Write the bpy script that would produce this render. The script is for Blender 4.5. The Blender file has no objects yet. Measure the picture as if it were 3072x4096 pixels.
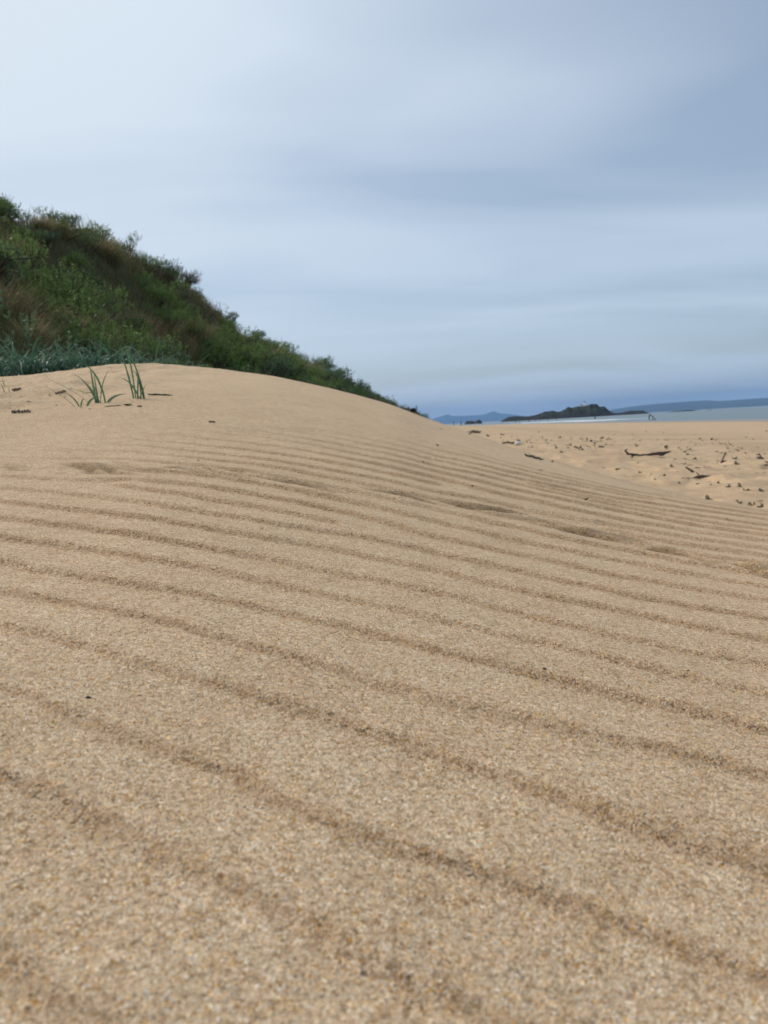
import bpy, math, random
import numpy as np
random.seed(7); rng = np.random.default_rng(11)
R = math.radians
sc = bpy.context.scene
COL = sc.collection
Z0 = 1.9                      # eye height above the sea; all terrain functions below are relative to the eye

# ------------------------------------------------------------------ camera geometry (source pixels -> rays)
FPX = 3078.0; ROLL = R(3.28); PITCH = R(6.26)
R0 = np.array([1, 0, 0.]); U0 = np.array([0, math.sin(PITCH), math.cos(PITCH)]); FW = np.array([0, math.cos(PITCH), -math.sin(PITCH)])
CR = math.cos(ROLL)*R0 - math.sin(ROLL)*U0; CU = math.sin(ROLL)*R0 + math.cos(ROLL)*U0
def ray(x, y):
    d = FW*FPX + CR*(x-1536) + CU*(2048-y); return d/np.linalg.norm(d)
def azel(x, y):
    d = ray(x, y); return math.degrees(math.atan2(d[0], d[1])), math.degrees(math.asin(d[2]))

# ------------------------------------------------------------------ noise
def _h(ix, iy, seed):
    n = (ix.astype(np.int64)*374761393 + iy.astype(np.int64)*668265263 + seed*1442695041) & 0xffffffff
    n = ((n ^ (n >> 13))*1274126177) & 0xffffffff
    n = n ^ (n >> 16)
    return (n & 0xffff)/65535.0
def vnoise(x, y, seed=0):
    ix = np.floor(x); iy = np.floor(y); fx = x-ix; fy = y-iy
    fx = fx*fx*fx*(fx*(fx*6-15)+10); fy = fy*fy*fy*(fy*(fy*6-15)+10)
    a = _h(ix, iy, seed); b = _h(ix+1, iy, seed); c = _h(ix, iy+1, seed); d = _h(ix+1, iy+1, seed)
    return (a*(1-fx)+b*fx)*(1-fy)+(c*(1-fx)+d*fx)*fy*1.0 - 0.5
def fbm(x, y, seed=0, oct=4):
    s = 0; a = 1.
    for i in range(oct):
        s = s + a*vnoise(x*2**i+17.3*i, y*2**i-9.1*i, seed+i); a *= .5
    return s
def sstep(t, a=0., b=1.):
    t = np.clip((t-a)/(b-a), 0, 1); return t*t*(3-2*t)

# ------------------------------------------------------------------ terrain
CREST = [(0,1512),(200,1495),(400,1465),(560,1460),(700,1463),(900,1480),(1100,1505),(1300,1548),(1500,1600),(1600,1630),(1700,1672),(1780,1700),(1900,1737),(2000,1775),(2200,1840),(2500,1925),(2800,1992),(3072,2040)]
AZ = np.array([-180,-140,-100,-60,-45,-35]+[azel(*p)[0] for p in CREST]+[35,50,80,120,180.])
EL = np.array([-3,-2,0,2.5,3.8,4.3]+[azel(*p)[1] for p in CREST]+[-8,-8,-7,-5,-3.])
RCa = np.array([-180,-120,-60,-26,-16,-7,0,5,9,13,18,27,40,60,120,180.])
RCv = np.array([4,4.5,4.6,4.6,4.4,4.3,4.2,4.0,3.8,3.5,3.2,2.7,2.6,3.0,3.5,4])
H0 = 0.17; GX = -0.12; GY = 0.05
def curve(a, x, y):
    g = np.arange(-180, 180.01, 0.25); v = np.interp(g, x, y); k = np.hanning(15); k /= k.sum()
    v = np.convolve(np.r_[v[-40:], v, v[:40]], k, 'same')[40:-40]
    return np.interp(a, g, v)
def dune(x, y):
    r = np.hypot(x, y)+1e-9; az = np.degrees(np.arctan2(x, y))
    te = np.tan(np.radians(curve(az, AZ, EL))); rc = curve(az, RCa, RCv)
    m0 = GX*x/r+GY*y/r; t = r/rc; k = np.maximum(2-(m0-te)*rc/H0, -0.8)
    h = -H0*(1-t)**2*(1+k*t)
    return np.where(t < 1, r*te+h, r*te-0.10*(r-rc)**2)
WY = np.array([-300, 0, 145, 254, 356, 440, 700, 3000]); WV = np.array([60, 64, 63, 59, 52, 38, 34, 30.])
def ucoord(x, y): return x+4-0.08*np.clip(y, -1e9, 450)
def base(x, y):
    u = ucoord(x, y); W = np.interp(y, WY, WV)
    z = 0.4-0.95*sstep(u, 0, 6)
    q = np.clip((u-6)/(W-6), 0, 1)
    z = z-1.42*(1-np.exp(-3*q))/(1-math.exp(-3)) - 0.03*np.clip(u-W, 0, 60)
    r = np.hypot(x, y)
    dry = sstep(u, 2, 5)*(1-sstep(u, 9, 13))*(1-sstep(r, 25, 60))
    z = z+dry*(0.06*fbm(x*1.1, y*1.1, 3)+0.03*fbm(x*4, y*4, 5, 3)-.035*sstep(vnoise(x*3.2, y*2.6, 15), .12, .34)+.02*sstep(vnoise(x*3.7, y*3.1, 16), .15, .34))
    z = z+0.04*fbm(x*.25, y*.25, 8)*sstep(r, 6, 15)*(1-sstep(u, 30, 50))
    return z-0.35*(1-sstep(r, 2.3, 4.2))
def phase(x, y):
    return -6.27+8.826*x+15.463*y+.348*x*x-4.381*x*y-1.769*y*y
def smax(a, b, k=0.06):
    h = np.clip(.5+.5*(b-a)/k, 0, 1); return a*(1-h)+b*h+k*h*(1-h)
def coarse(x, y):
    return smax(dune(x, y), base(x, y))
def hitfn(fn, px, py, t0=.1, t1=60, n=8000):
    d = ray(px, py); ts = np.geomspace(t0, t1, n); z = fn(ts*d[0], ts*d[1]); i = int(np.argmax(ts*d[2] < z))
    return ts[i]*d if i else None
# old bird / animal track crossing the ripples: (src x, src y, length m, depth)
TRK = [(50,1868,.08,.7),(330,1872,.13,1.2),(430,1880,.10,1.0),(520,1866,.12,.6),(740,1884,.10,.8),(860,1892,.12,.8),(1010,1903,.10,.6),
       (1140,1925,.09,.9),(1225,1943,.10,1.2),(1310,1955,.07,.8),(1570,1975,.08,1.0),(1640,1990,.09,.9),(1900,2032,.10,1.0),(2010,2052,.10,1.1),(2070,2075,.05,.7),
       (2270,2120,.12,1.0),(2380,2140,.12,.9),(2480,2165,.09,.7),(2670,2215,.07,1.3),(2740,2235,.09,1.2),(2960,2272,.08,1.2),(3060,2300,.09,1.0)]
TRKW = []
for i, (a, b, l, dd) in enumerate(TRK):
    p = hitfn(dune, a, b); q = hitfn(dune, a+60, b+13)
    TRKW.append((p[0], p[1], math.atan2(q[1]-p[1], q[0]-p[0])+random.uniform(-.12, .12), l, dd))
DISL = [(-.34,1.00,1),(-.05,.86,-1),(.32,1.12,1),(.10,1.30,-1),(.62,1.75,-1),(.30,1.62,1)]
def detail(x, y):
    """fine relief added to coarse(): ripples, tracks. returns dz, trough(0..1), damp(0..1)"""
    r = np.hypot(x, y)
    K = phase(x, y)
    # warping: long wavy wandering along the ripple and local defects
    ax = x*.83-y*.55; ay = x*.55+y*.83
    K = K+0.42*vnoise(ax*1.8, ay*5, 21)+0.17*vnoise(ax*5, ay*14, 22)+0.10*vnoise(ax*25, ay*40, 23)
    K0 = K
    for (qx, qy, sg) in DISL:
        ddx = x-qx; ddy = y-qy
        K = K+sg*np.arctan2(ddx*.55+ddy*.83, ddx*.83-ddy*.55)/(2*np.pi)
    f = K-np.round(K)
    tt = (np.abs(f)-.085)/.415
    prof = np.where(np.abs(f) < .085, np.sin(np.pi*f/.17), np.sign(f)*np.cos(np.pi*np.clip(tt, 0, 1)/2*1.0)*1.0)
    m = (1-sstep(K0, 16, 21))*(1-sstep(y-1.25*x, 1.25, 2.25))*(1-sstep(-y, 0.6, 1.6))*(1-sstep(r, 2.6, 3.4))*sstep(y+.35+.0*x, -.6, .1)
    amp = (.0013+.00125*np.clip(r, 0, 1.6))*(0.80+.6*vnoise(ax*3.2, ay*5, 31))
    amp = np.clip(amp, .0006, .006)*m
    dz = amp*prof
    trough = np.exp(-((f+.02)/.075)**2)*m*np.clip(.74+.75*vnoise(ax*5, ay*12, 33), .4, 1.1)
    damp = np.zeros_like(x)
    for (px, py, an, l, dd) in TRKW:
        c = math.cos(an); s = math.sin(an); dx = x-px; dy = y-py
        a = dx*c+dy*s; b = -dx*s+dy*c
        wob = 0.006*np.sin(a*60+px*40)+.006*(vnoise(a*50+px*9, b*0, 41))
        b2 = b-wob
        env = np.exp(-(a/(l*.5))**4)
        dent = np.exp(-(b2/.0065)**2)*env
        lip = np.exp(-((b2-.014)/.008)**2)*env*(.8+.5*vnoise(x*70, y*70, 44))
        lip2 = np.exp(-((b2+.020)/.012)**2)*env*(.2+.4*vnoise(x*60, y*60, 45))
        dz = dz+dd*(-.0048*dent+.0036*lip+.0012*lip2)
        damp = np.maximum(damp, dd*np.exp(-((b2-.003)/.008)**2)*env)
    near = 1-sstep(r, 5, 9)
    dz = dz+near*(.0011*fbm(x*22, y*22, 51, 3)+.004*fbm(x*3, y*3, 55, 3))
    # small gully marks / bumps on the smooth upper left shoulder
    sh = sstep(y-1.25*x, 2.6, 3.6)*(1-sstep(r, 5, 7))*sstep(-x, .5, 1.1)
    dz = dz+sh*(.016*fbm(x*2.6, y*1.8, 61)*(1-sstep(r, 3.6, 4.4))+.030*fbm(x*7, y*9, 62, 3)*(1-.6*sstep(r, 3.6, 4.4)))
    return dz, np.clip(trough, 0, 1), np.clip(damp, 0, 1)
def full(x, y):
    return coarse(x, y)+detail(x, y)[0]

# hill (vegetated dune face) -------------------------------------------------
RIDGE_Y = np.array([-20,26,28,31,33,35,38,43,47,52,59,68,80,95,106,123,142,168,217,300,420.])
RIDGE_Z = np.array([7.6,7.7,7.8,8.0,8.4,8.6,8.8,8.5,7.9,7.3,7.1,6.9,6.7,7.3,6.9,6.2,5.3,4.5,4.2,3.8,1.0])
def hillz(s, v):
    """s = world y, v = distance left of the foot line"""
    Hr = np.interp(s, RIDGE_Y, RIDGE_Z)
    t = v/10.0
    p = np.clip(t, -1, 1)
    prof = np.where(p > 0, .16*p+1.05*p*p-.21*p**3*1.0, .3*p)
    z = .15+(Hr-.15)*np.where(t < 1, prof, 1-0.02*(t-1)*5)
    bump = sstep(v, .5, 3)
    return z+bump*(.75*fbm(s*.16, v*.22, 71)+.35*fbm(s*.6, v*.6, 72, 3)*(1-sstep(s, 80, 140)))
def hillxyz(s, v):
    return np.stack([-4+.08*s-v, s, hillz(s, v)], -1)

# ------------------------------------------------------------------ helpers
def mesh_obj(name, V, Fq, mat, parent=None, smooth=False, attrs=None, link=True):
    V = np.asarray(V, np.float32).reshape(-1, 3); Fq = np.asarray(Fq, np.int32)
    me = bpy.data.meshes.new(name)
    nf, k = Fq.shape
    me.vertices.add(len(V)); me.vertices.foreach_set('co', V.ravel())
    me.loops.add(nf*k); me.loops.foreach_set('vertex_index', Fq.ravel())
    me.polygons.add(nf); me.polygons.foreach_set('loop_start', np.arange(0, nf*k, k, dtype=np.int32))
    me.update(calc_edges=True)
    if smooth: me.polygons.foreach_set('use_smooth', np.ones(nf, bool))
    for n, a in (attrs or {}).items():
        at = me.attributes.new(n, 'FLOAT', 'POINT'); at.data.foreach_set('value', np.asarray(a, np.float32).ravel())
    me.validate()
    if mat: me.materials.append(mat)
    o = bpy.data.objects.new(name, me)
    if link: COL.objects.link(o)
    if parent: o.parent = parent
    return o
def tag(o, label=None, cat=None, group=None, kind=None):
    if label: o['label'] = label
    if cat: o['category'] = cat
    if group: o['group'] = group
    if kind: o['kind'] = kind
    return o
def empty(name, loc, rz=0, sc_=1, rot=None):
    o = bpy.data.objects.new(name, None); COL.objects.link(o)
    o.location = loc; o.rotation_euler = rot or (0, 0, rz); o.scale = (sc_,)*3 if not isinstance(sc_, tuple) else sc_
    o.empty_display_size = .05
    return o
def dup(root, loc, rot, scl):
    r = root.copy(); COL.objects.link(r); r.location = loc; r.rotation_euler = rot
    r.scale = (scl,)*3 if not isinstance(scl, tuple) else scl
    for ch in list(root.children):
        c = ch.copy(); COL.objects.link(c); c.parent = r
        for g in list(ch.children):
            d = g.copy(); COL.objects.link(d); d.parent = c
    return r
class MB:
    def __init__(s): s.v = []; s.f = []; s.n = 0; s.a = []
    def add(s, V, F, a=0.):
        V = np.asarray(V, float).reshape(-1, 3); F = np.asarray(F, int)
        s.v.append(V); s.f.append(F+s.n); s.n += len(V); s.a.append(np.full(len(V), a) if np.isscalar(a) else np.asarray(a).ravel())
    def tube(s, pts, rad, n=6, a=0., noise=0.):
        pts = np.asarray(pts, float); m = len(pts); rad = np.broadcast_to(rad, (m,))
        T = np.gradient(pts, axis=0); T /= np.linalg.norm(T, axis=1)[:, None]+1e-9
        ref = np.array([0, 0, 1.]) if abs(T[:, 2]).mean() < .8 else np.array([1., 0, 0])
        A = np.cross(T, ref); A /= np.linalg.norm(A, axis=1)[:, None]+1e-9; B = np.cross(T, A)
        th = np.arange(n)/n*2*np.pi
        rr = rad[:, None]*(1+noise*rng.normal(size=(m, n)))
        V = pts[:, None]+A[:, None]*(np.cos(th)[None, :, None]*rr[..., None])+B[:, None]*(np.sin(th)[None, :, None]*rr[..., None])
        F = [[i*n+j, i*n+(j+1) % n, (i+1)*n+(j+1) % n, (i+1)*n+j] for i in range(m-1) for j in range(n)]
        V = V.reshape(-1, 3)
        k = len(V); V = np.vstack([V, pts[0], pts[-1]])
        F += [[k, (j+1) % n, j, k] for j in range(n)]
        F += [[k+1, (m-1)*n+j, (m-1)*n+(j+1) % n, k+1] for j in range(n)]
        s.add(V, [f for f in F], a)
    def box(s, c, d, rz=0, a=0.):
        c = np.array(c); d = np.array(d)/2
        P = np.array([[x, y, z] for x in (-1, 1) for y in (-1, 1) for z in (-1, 1)])*d
        P = np.stack([P[:, 0]*math.cos(rz)-P[:, 1]*math.sin(rz), P[:, 0]*math.sin(rz)+P[:, 1]*math.cos(rz), P[:, 2]], -1)+c
        s.add(P, [[0,1,3,2],[4,6,7,5],[0,4,5,1],[2,3,7,6],[0,2,6,4],[1,5,7,3]], a)
    def ball(s, c, r, n=8, a=0., noise=0.):
        c = np.array(c); r = np.broadcast_to(np.array(r, float), (3,))
        V = []; F = []
        for i in range(n+1):
            for j in range(n*2):
                ph = math.pi*i/n; th = math.pi*j/n
                k = 1+noise*random.uniform(-1, 1)*(0 < i < n)
                V.append(c+r*k*np.array([math.sin(ph)*math.cos(th), math.sin(ph)*math.sin(th), math.cos(ph)]))
        m = n*2
        for i in range(n):
            for j in range(m): F.append([i*m+j, (i+1)*m+j, (i+1)*m+(j+1) % m, i*m+(j+1) % m])
        s.add(V, F, a)
    def build(s, name, mat, parent=None, smooth=True, link=True):
        V = np.vstack(s.v); F = np.vstack(s.f)
        tri = F[:, 0] == F[:, 3]
        me = bpy.data.meshes.new(name)
        me.from_pydata(V.tolist(), [], [tuple(f[:3]) if t else tuple(f) for f, t in zip(F.tolist(), tri)])
        if smooth: me.polygons.foreach_set('use_smooth', np.ones(len(me.polygons), bool))
        at = me.attributes.new('tint', 'FLOAT', 'POINT'); at.data.foreach_set('value', np.concatenate(s.a).astype(np.float32))
        if mat: me.materials.append(mat)
        o = bpy.data.objects.new(name, me)
        if link: COL.objects.link(o)
        if parent: o.parent = parent
        return o
def ribbons(base, az, length, width, lean, droop, seg=5, side=None, tint=None, twist=None):
    """vectorised grass blades: returns V,F,tint"""
    N = len(base); t = np.linspace(0, 1, seg+1)[None, :]
    ang = lean[:, None]+droop[:, None]*t**1.6            # angle from vertical along the blade
    ds = length[:, None]/seg
    hx = np.cumsum(np.sin(ang)*ds, 1)-np.sin(ang[:, :1])*ds; hz = np.cumsum(np.cos(ang)*ds, 1)-np.cos(ang[:, :1])*ds
    hx = hx-hx[:, :1]; hz = hz-hz[:, :1]
    P = base[:, None, :]+np.stack([hx*np.cos(az)[:, None], hx*np.sin(az)[:, None], hz], -1)
    tw = az+np.pi/2+(twist if twist is not None else rng.uniform(-.9, .9, N))
    S = np.stack([np.cos(tw), np.sin(tw), np.zeros(N)], -1)[:, None, :]
    w = width[:, None]*np.clip(1.05-t**2.2, 0.02, 1)*.5*np.minimum(1, .55+t*2)
    V = np.stack([P-S*w[..., None], P+S*w[..., None]], 2).reshape(-1, 3)
    o = (np.arange(N)*(seg+1)*2)[:, None]; i = np.arange(seg)[None, :]*2
    F = np.stack([o+i, o+i+1, o+i+3, o+i+2], -1).reshape(-1, 4)
    tt = np.repeat(tint if tint is not None else rng.random(N), (seg+1)*2)
    hh = np.tile(np.repeat(t[0], 2), N)
    return V, F, tt, hh

# ------------------------------------------------------------------ materials
def mat(name):
    m = bpy.data.materials.new(name); m.use_nodes = True; nt = m.node_tree
    for n in list(nt.nodes): nt.nodes.remove(n)
    out = nt.nodes.new('ShaderNodeOutputMaterial'); b = nt.nodes.new('ShaderNodeBsdfPrincipled')
    nt.links.new(b.outputs[0], out.inputs[0]); b.inputs['Roughness'].default_value = .85
    b.inputs['Specular IOR Level'].default_value = .2
    return m, nt, b
def nd(nt, t, **k):
    n = nt.nodes.new(t)
    for a, v in k.items():
        if a.startswith('i_'): n.inputs[a[2:].replace('_', ' ')].default_value = v
        else: setattr(n, a, v)
    return n
def ramp(nt, src, stops, interp='LINEAR'):
    n = nt.nodes.new('ShaderNodeValToRGB'); cr = n.color_ramp; cr.interpolation = interp
    while len(cr.elements) < len(stops): cr.elements.new(.5)
    for e, (p, c) in zip(cr.elements, stops): e.position = p; e.color = (*c, 1) if len(c) == 3 else c
    if src is not None: nt.links.new(src, n.inputs[0])
    return n
def mix(nt, fac, a, b, mode='MIX'):
    n = nt.nodes.new('ShaderNodeMix'); n.data_type = 'RGBA'; n.blend_type = mode
    for s, v in ((n.inputs[0], fac), (n.inputs[6], a), (n.inputs[7], b)):
        if hasattr(v, 'is_linked'): nt.links.new(v, s)
        elif isinstance(v, tuple): s.default_value = (*v, 1)
        else: s.default_value = v
    return n.outputs[2]
def mth(nt, op, a, b=0., c=None, clamp=False):
    n = nt.nodes.new('ShaderNodeMath'); n.operation = op; n.use_clamp = clamp
    for i, v in enumerate((a, b) if c is None else (a, b, c)):
        if hasattr(v, 'is_linked'): nt.links.new(v, n.inputs[i])
        else: n.inputs[i].default_value = v
    return n.outputs[0]
def attr(nt, name):
    n = nt.nodes.new('ShaderNodeAttribute'); n.attribute_name = name; return n.outputs['Fac']

SAND = (0.44, 0.335, 0.222)
GR = [(0.0, (.09,.075,.06)), (.05, (.22,.16,.105)), (.15, (.34,.225,.125)), (.25, (.50,.29,.13)), (.34, (.49,.345,.212)), (.56, (.57,.418,.27)), (.84, (.645,.50,.348)), (.97, (.76,.68,.53))]
def sand_material():
    m, nt, b = mat('sand'); L = nt.links.new
    tc = nd(nt, 'ShaderNodeTexCoord')
    P = tc.outputs['Object']
    dn = nd(nt, 'ShaderNodeTexNoise', i_Scale=420., i_Detail=1.); L(P, dn.inputs['Vector'])
    dv = nd(nt, 'ShaderNodeVectorMath', operation='MULTIPLY_ADD'); L(dn.outputs['Color'], dv.inputs[0]); dv.inputs[1].default_value = (.0016, .0016, .0016); L(P, dv.inputs[2])
    P0 = P; P = dv.outputs[0]
    v = nd(nt, 'ShaderNodeTexVoronoi', i_Scale=1450., i_Randomness=1.); L(P, v.inputs['Vector'])
    sep = nd(nt, 'ShaderNodeSeparateColor'); L(v.outputs['Color'], sep.inputs[0])
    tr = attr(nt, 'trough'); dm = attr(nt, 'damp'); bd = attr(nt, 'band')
    nz = nd(nt, 'ShaderNodeTexNoise', i_Scale=9., i_Detail=4.); L(P, nz.inputs['Vector'])
    nz2 = nd(nt, 'ShaderNodeTexNoise', i_Scale=.5, i_Detail=5.); L(P, nz2.inputs['Vector'])
    # coarse dark and orange grains gather in the troughs
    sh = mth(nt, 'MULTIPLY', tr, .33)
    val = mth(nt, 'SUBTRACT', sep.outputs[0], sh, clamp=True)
    val = mth(nt, 'ADD', val, mth(nt, 'MULTIPLY', mth(nt, 'SUBTRACT', nz.outputs[0], .5), .30), clamp=True)
    g = ramp(nt, val, GR)
    hv = nd(nt, 'ShaderNodeHueSaturation'); L(g.outputs[0], hv.inputs['Color'])
    L(mth(nt, 'ADD', mth(nt, 'MULTIPLY', sep.outputs[1], .5), .75), hv.inputs['Value'])
    L(mth(nt, 'ADD', mth(nt, 'MULTIPLY', sep.outputs[2], .9), .6), hv.inputs['Saturation'])
    # second, larger grains
    v2 = nd(nt, 'ShaderNodeTexVoronoi', i_Scale=850.); L(P, v2.inputs['Vector'])
    s2 = nd(nt, 'ShaderNodeSeparateColor'); L(v2.outputs['Color'], s2.inputs[0])
    g2 = ramp(nt, s2.outputs[1], GR)
    big = mth(nt, 'GREATER_THAN', mth(nt, 'ADD', s2.outputs[0], mth(nt, 'MULTIPLY', tr, .22)), .86)
    col = mix(nt, mth(nt, 'MULTIPLY', big, .7), hv.outputs[0], g2.outputs[0])
    v3 = nd(nt, 'ShaderNodeTexVoronoi', i_Scale=2300.); L(P, v3.inputs['Vector'])
    s3 = nd(nt, 'ShaderNodeSeparateColor'); L(v3.outputs['Color'], s3.inputs[0])
    g3 = ramp(nt, s3.outputs[1], GR)
    pn = nd(nt, 'ShaderNodeTexNoise', i_Scale=170., i_Detail=3.); L(P0, pn.inputs['Vector'])
    fine = ramp(nt, pn.outputs[0], [(.42, (0, 0, 0)), (.56, (1, 1, 1))]).outputs[0]
    col = mix(nt, mth(nt, 'MULTIPLY', fine, .6), col, g3.outputs[0])
    cn = nd(nt, 'ShaderNodeTexNoise', i_Scale=330., i_Detail=2.); L(P0, cn.inputs['Vector'])
    col = mix(nt, 1., col, ramp(nt, cn.outputs[0], [(.3, (.66,.61,.54)), (.5, (1, 1, 1)), (.72, (1.15,1.13,1.10))]).outputs[0], 'MULTIPLY')
    # far from the eye grains blend into the mean tone (same colour)
    tone = ramp(nt, nz2.outputs[0], [(.3, (.94,.93,.92)), (.7, (1.06,1.06,1.06))])
    col = mix(nt, 1., col, tone.outputs[0], 'MULTIPLY')
    tm = nd(nt, 'ShaderNodeTexNoise', i_Scale=60., i_Detail=3.); L(P, tm.inputs['Vector'])
    t2 = ramp(nt, tm.outputs[0], [(.3, (.93,.90,.86)), (.7, (1.07,1.08,1.11))])
    col = mix(nt, 1., col, t2.outputs[0], 'MULTIPLY')
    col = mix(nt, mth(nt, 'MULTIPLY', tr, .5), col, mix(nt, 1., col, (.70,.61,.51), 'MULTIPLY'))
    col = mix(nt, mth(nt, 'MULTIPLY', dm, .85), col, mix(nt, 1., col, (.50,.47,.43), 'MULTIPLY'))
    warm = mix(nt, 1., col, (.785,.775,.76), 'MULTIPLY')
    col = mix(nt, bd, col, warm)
    # veg litter stain
    vg = attr(nt, 'litter')
    col = mix(nt, vg, col, (.05,.045,.03))
    wet = attr(nt, 'wet')
    col = mix(nt, wet, col, (.22,.17,.125))
    L(col, b.inputs['Base Color'])
    rg = mth(nt, 'SUBTRACT', .92, mth(nt, 'MULTIPLY', wet, .62)); L(rg, b.inputs['Roughness'])
    bp = nd(nt, 'ShaderNodeBump', i_Strength=.55, i_Distance=.0006); L(v.outputs['Distance'], bp.inputs['Height']); bp.invert = True
    L(mth(nt, 'SUBTRACT', .85, mth(nt, 'MULTIPLY', wet, .6)), bp.inputs['Strength'])
    n3 = nd(nt, 'ShaderNodeTexNoise', i_Scale=260., i_Detail=3.); L(P, n3.inputs['Vector'])
    bp2 = nd(nt, 'ShaderNodeBump', i_Strength=.5, i_Distance=.002); L(n3.outputs[0], bp2.inputs['Height']); L(bp.outputs[0], bp2.inputs['Normal'])
    L(bp2.outputs[0], b.inputs['Normal'])
    return m
M_SAND = sand_material()

def leaf_mat(name, c1, c2, trans=.25, rough=.6):
    m, nt, b = mat(name); L = nt.links.new
    t = attr(nt, 'tint'); oi = nd(nt, 'ShaderNodeObjectInfo')
    f = mth(nt, 'ADD', mth(nt, 'MULTIPLY', t, .75), mth(nt, 'MULTIPLY', oi.outputs['Random'], .3), clamp=True)
    col = ramp(nt, f, [(0, c1), (1, c2)]).outputs[0]
    L(col, b.inputs['Base Color']); b.inputs['Roughness'].default_value = rough
    if trans:
        tr = nd(nt, 'ShaderNodeBsdfTranslucent'); L(col, tr.inputs[0])
        ms = nd(nt, 'ShaderNodeMixShader'); ms.inputs[0].default_value = trans
        L(b.outputs[0], ms.inputs[1]); L(tr.outputs[0], ms.inputs[2])
        out = [n for n in nt.nodes if n.type == 'OUTPUT_MATERIAL'][0]; L(ms.outputs[0], out.inputs[0])
    return m
def plain(name, c, rough=.8, c2=None, scale=20., bump=0.):
    m, nt, b = mat(name); L = nt.links.new
    tc = nd(nt, 'ShaderNodeTexCoord')
    n = nd(nt, 'ShaderNodeTexNoise', i_Scale=scale, i_Detail=5.); L(tc.outputs['Object'], n.inputs['Vector'])
    c2 = c2 or tuple(x*.6 for x in c)
    L(ramp(nt, n.outputs[0], [(.35, c), (.65, c2)]).outputs[0], b.inputs['Base Color']); b.inputs['Roughness'].default_value = rough
    if bump:
        bp = nd(nt, 'ShaderNodeBump', i_Strength=.6, i_Distance=bump); L(n.outputs[0], bp.inputs['Height']); L(bp.outputs[0], b.inputs['Normal'])
    return m
M_LEAF_B = leaf_mat('leaf_bright', (.055,.11,.028), (.21,.31,.09))
M_LEAF_D = leaf_mat('leaf_dark', (.022,.055,.020), (.085,.155,.05))
M_LEAF_G = leaf_mat('leaf_grey_green', (.045,.09,.05), (.16,.24,.13))
M_LEAF_BR = leaf_mat('leaf_brown', (.07,.065,.035), (.18,.17,.09))
M_TWIG = plain('twig', (.085,.065,.05), c2=(.05,.04,.032))
M_LYME = leaf_mat('lyme_blade', (.045,.115,.07), (.22,.36,.26), .3, .45)
M_MARRAM = leaf_mat('marram_blade', (.045,.055,.022), (.28,.27,.12), .25, .6)
M_PALE = leaf_mat('pale_marram_blade', (.13,.11,.05), (.50,.43,.25), .25, .6)
M_TUFT = leaf_mat('tuft_blade', (.05,.125,.06), (.18,.29,.155), .3, .4)
M_DRY = plain('dry_stem', (.20,.15,.09), c2=(.11,.085,.06), scale=60)
M_WOOD = plain('driftwood', (.16,.12,.085), c2=(.06,.05,.045), scale=14, bump=.01)
M_WEED = plain('dry_seaweed', (.13,.11,.08), c2=(.22,.18,.13), scale=60)
M_GREENW = plain('green_scrap', (.07,.11,.045), c2=(.04,.06,.03), scale=60)
M_SHELL = plain('shell', (.75,.72,.66), rough=.5, c2=(.6,.56,.5), scale=80)
M_BLACK = plain('black_fleck', (.02,.018,.018), c2=(.03,.026,.022), scale=200)
M_ROCK = plain('rock', (.015,.015,.015), c2=(.035,.032,.028), scale=.05, bump=1.)
M_WHITE = plain('white_paint', (.8,.8,.78), c2=(.75,.75,.73))

# ------------------------------------------------------------------ ground sheet
def build_ground():
    C = np.array([0, -.35])
    az = np.r_[np.arange(-180, -38, 1.5), np.arange(-38, 38, .14), np.arange(38, 179, 1.5)]
    r = np.r_[np.linspace(.02, .45, 16)[:-1], np.geomspace(.45, 14, 900)[:-1], np.geomspace(14, 160, 210)[:-1], np.geomspace(160, 25500, 90)]
    A, RR_ = np.meshgrid(np.radians(az), r)
    x = C[0]+RR_*np.sin(A); y = C[1]+RR_*np.cos(A)
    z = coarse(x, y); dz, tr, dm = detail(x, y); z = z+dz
    far = sstep(np.hypot(x, y), 700, 1200); u = ucoord(x, y)
    z = z*(1-far)+far*(-Z0-3.5)
    z = np.maximum(z, -Z0-4)
    n1 = fbm(x*.15, y*.4, 91)
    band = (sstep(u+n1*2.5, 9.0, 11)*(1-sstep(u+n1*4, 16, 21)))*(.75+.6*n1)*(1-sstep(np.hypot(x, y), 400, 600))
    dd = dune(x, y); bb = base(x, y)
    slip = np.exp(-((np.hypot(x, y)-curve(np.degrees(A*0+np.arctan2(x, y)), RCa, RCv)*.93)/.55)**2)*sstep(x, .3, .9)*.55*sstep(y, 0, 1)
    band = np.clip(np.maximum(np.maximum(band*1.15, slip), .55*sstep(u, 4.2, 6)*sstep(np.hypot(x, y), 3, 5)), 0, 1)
    wet = sstep(z, -Z0+.16, -Z0+.03) if False else 1-sstep(z+Z0, .03, .14)
    litter = (1-sstep(u+.5*fbm(x*1.5, y*1.5, 93), -.6, .9))*sstep(np.hypot(x, y), 5.0, 6.2)*.9
    nr, na = x.shape
    V = np.stack([x, y, z+Z0], -1).reshape(-1, 3)
    i = np.arange(nr-1)[:, None]; j = np.arange(na)[None, :]; j2 = (j+1) % na
    F = np.stack([i*na+j, i*na+j2, (i+1)*na+j2, (i+1)*na+j], -1).reshape(-1, 4)
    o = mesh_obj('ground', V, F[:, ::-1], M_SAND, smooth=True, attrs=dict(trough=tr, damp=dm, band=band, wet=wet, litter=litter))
    tag(o, kind='structure')
build_ground()

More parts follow.
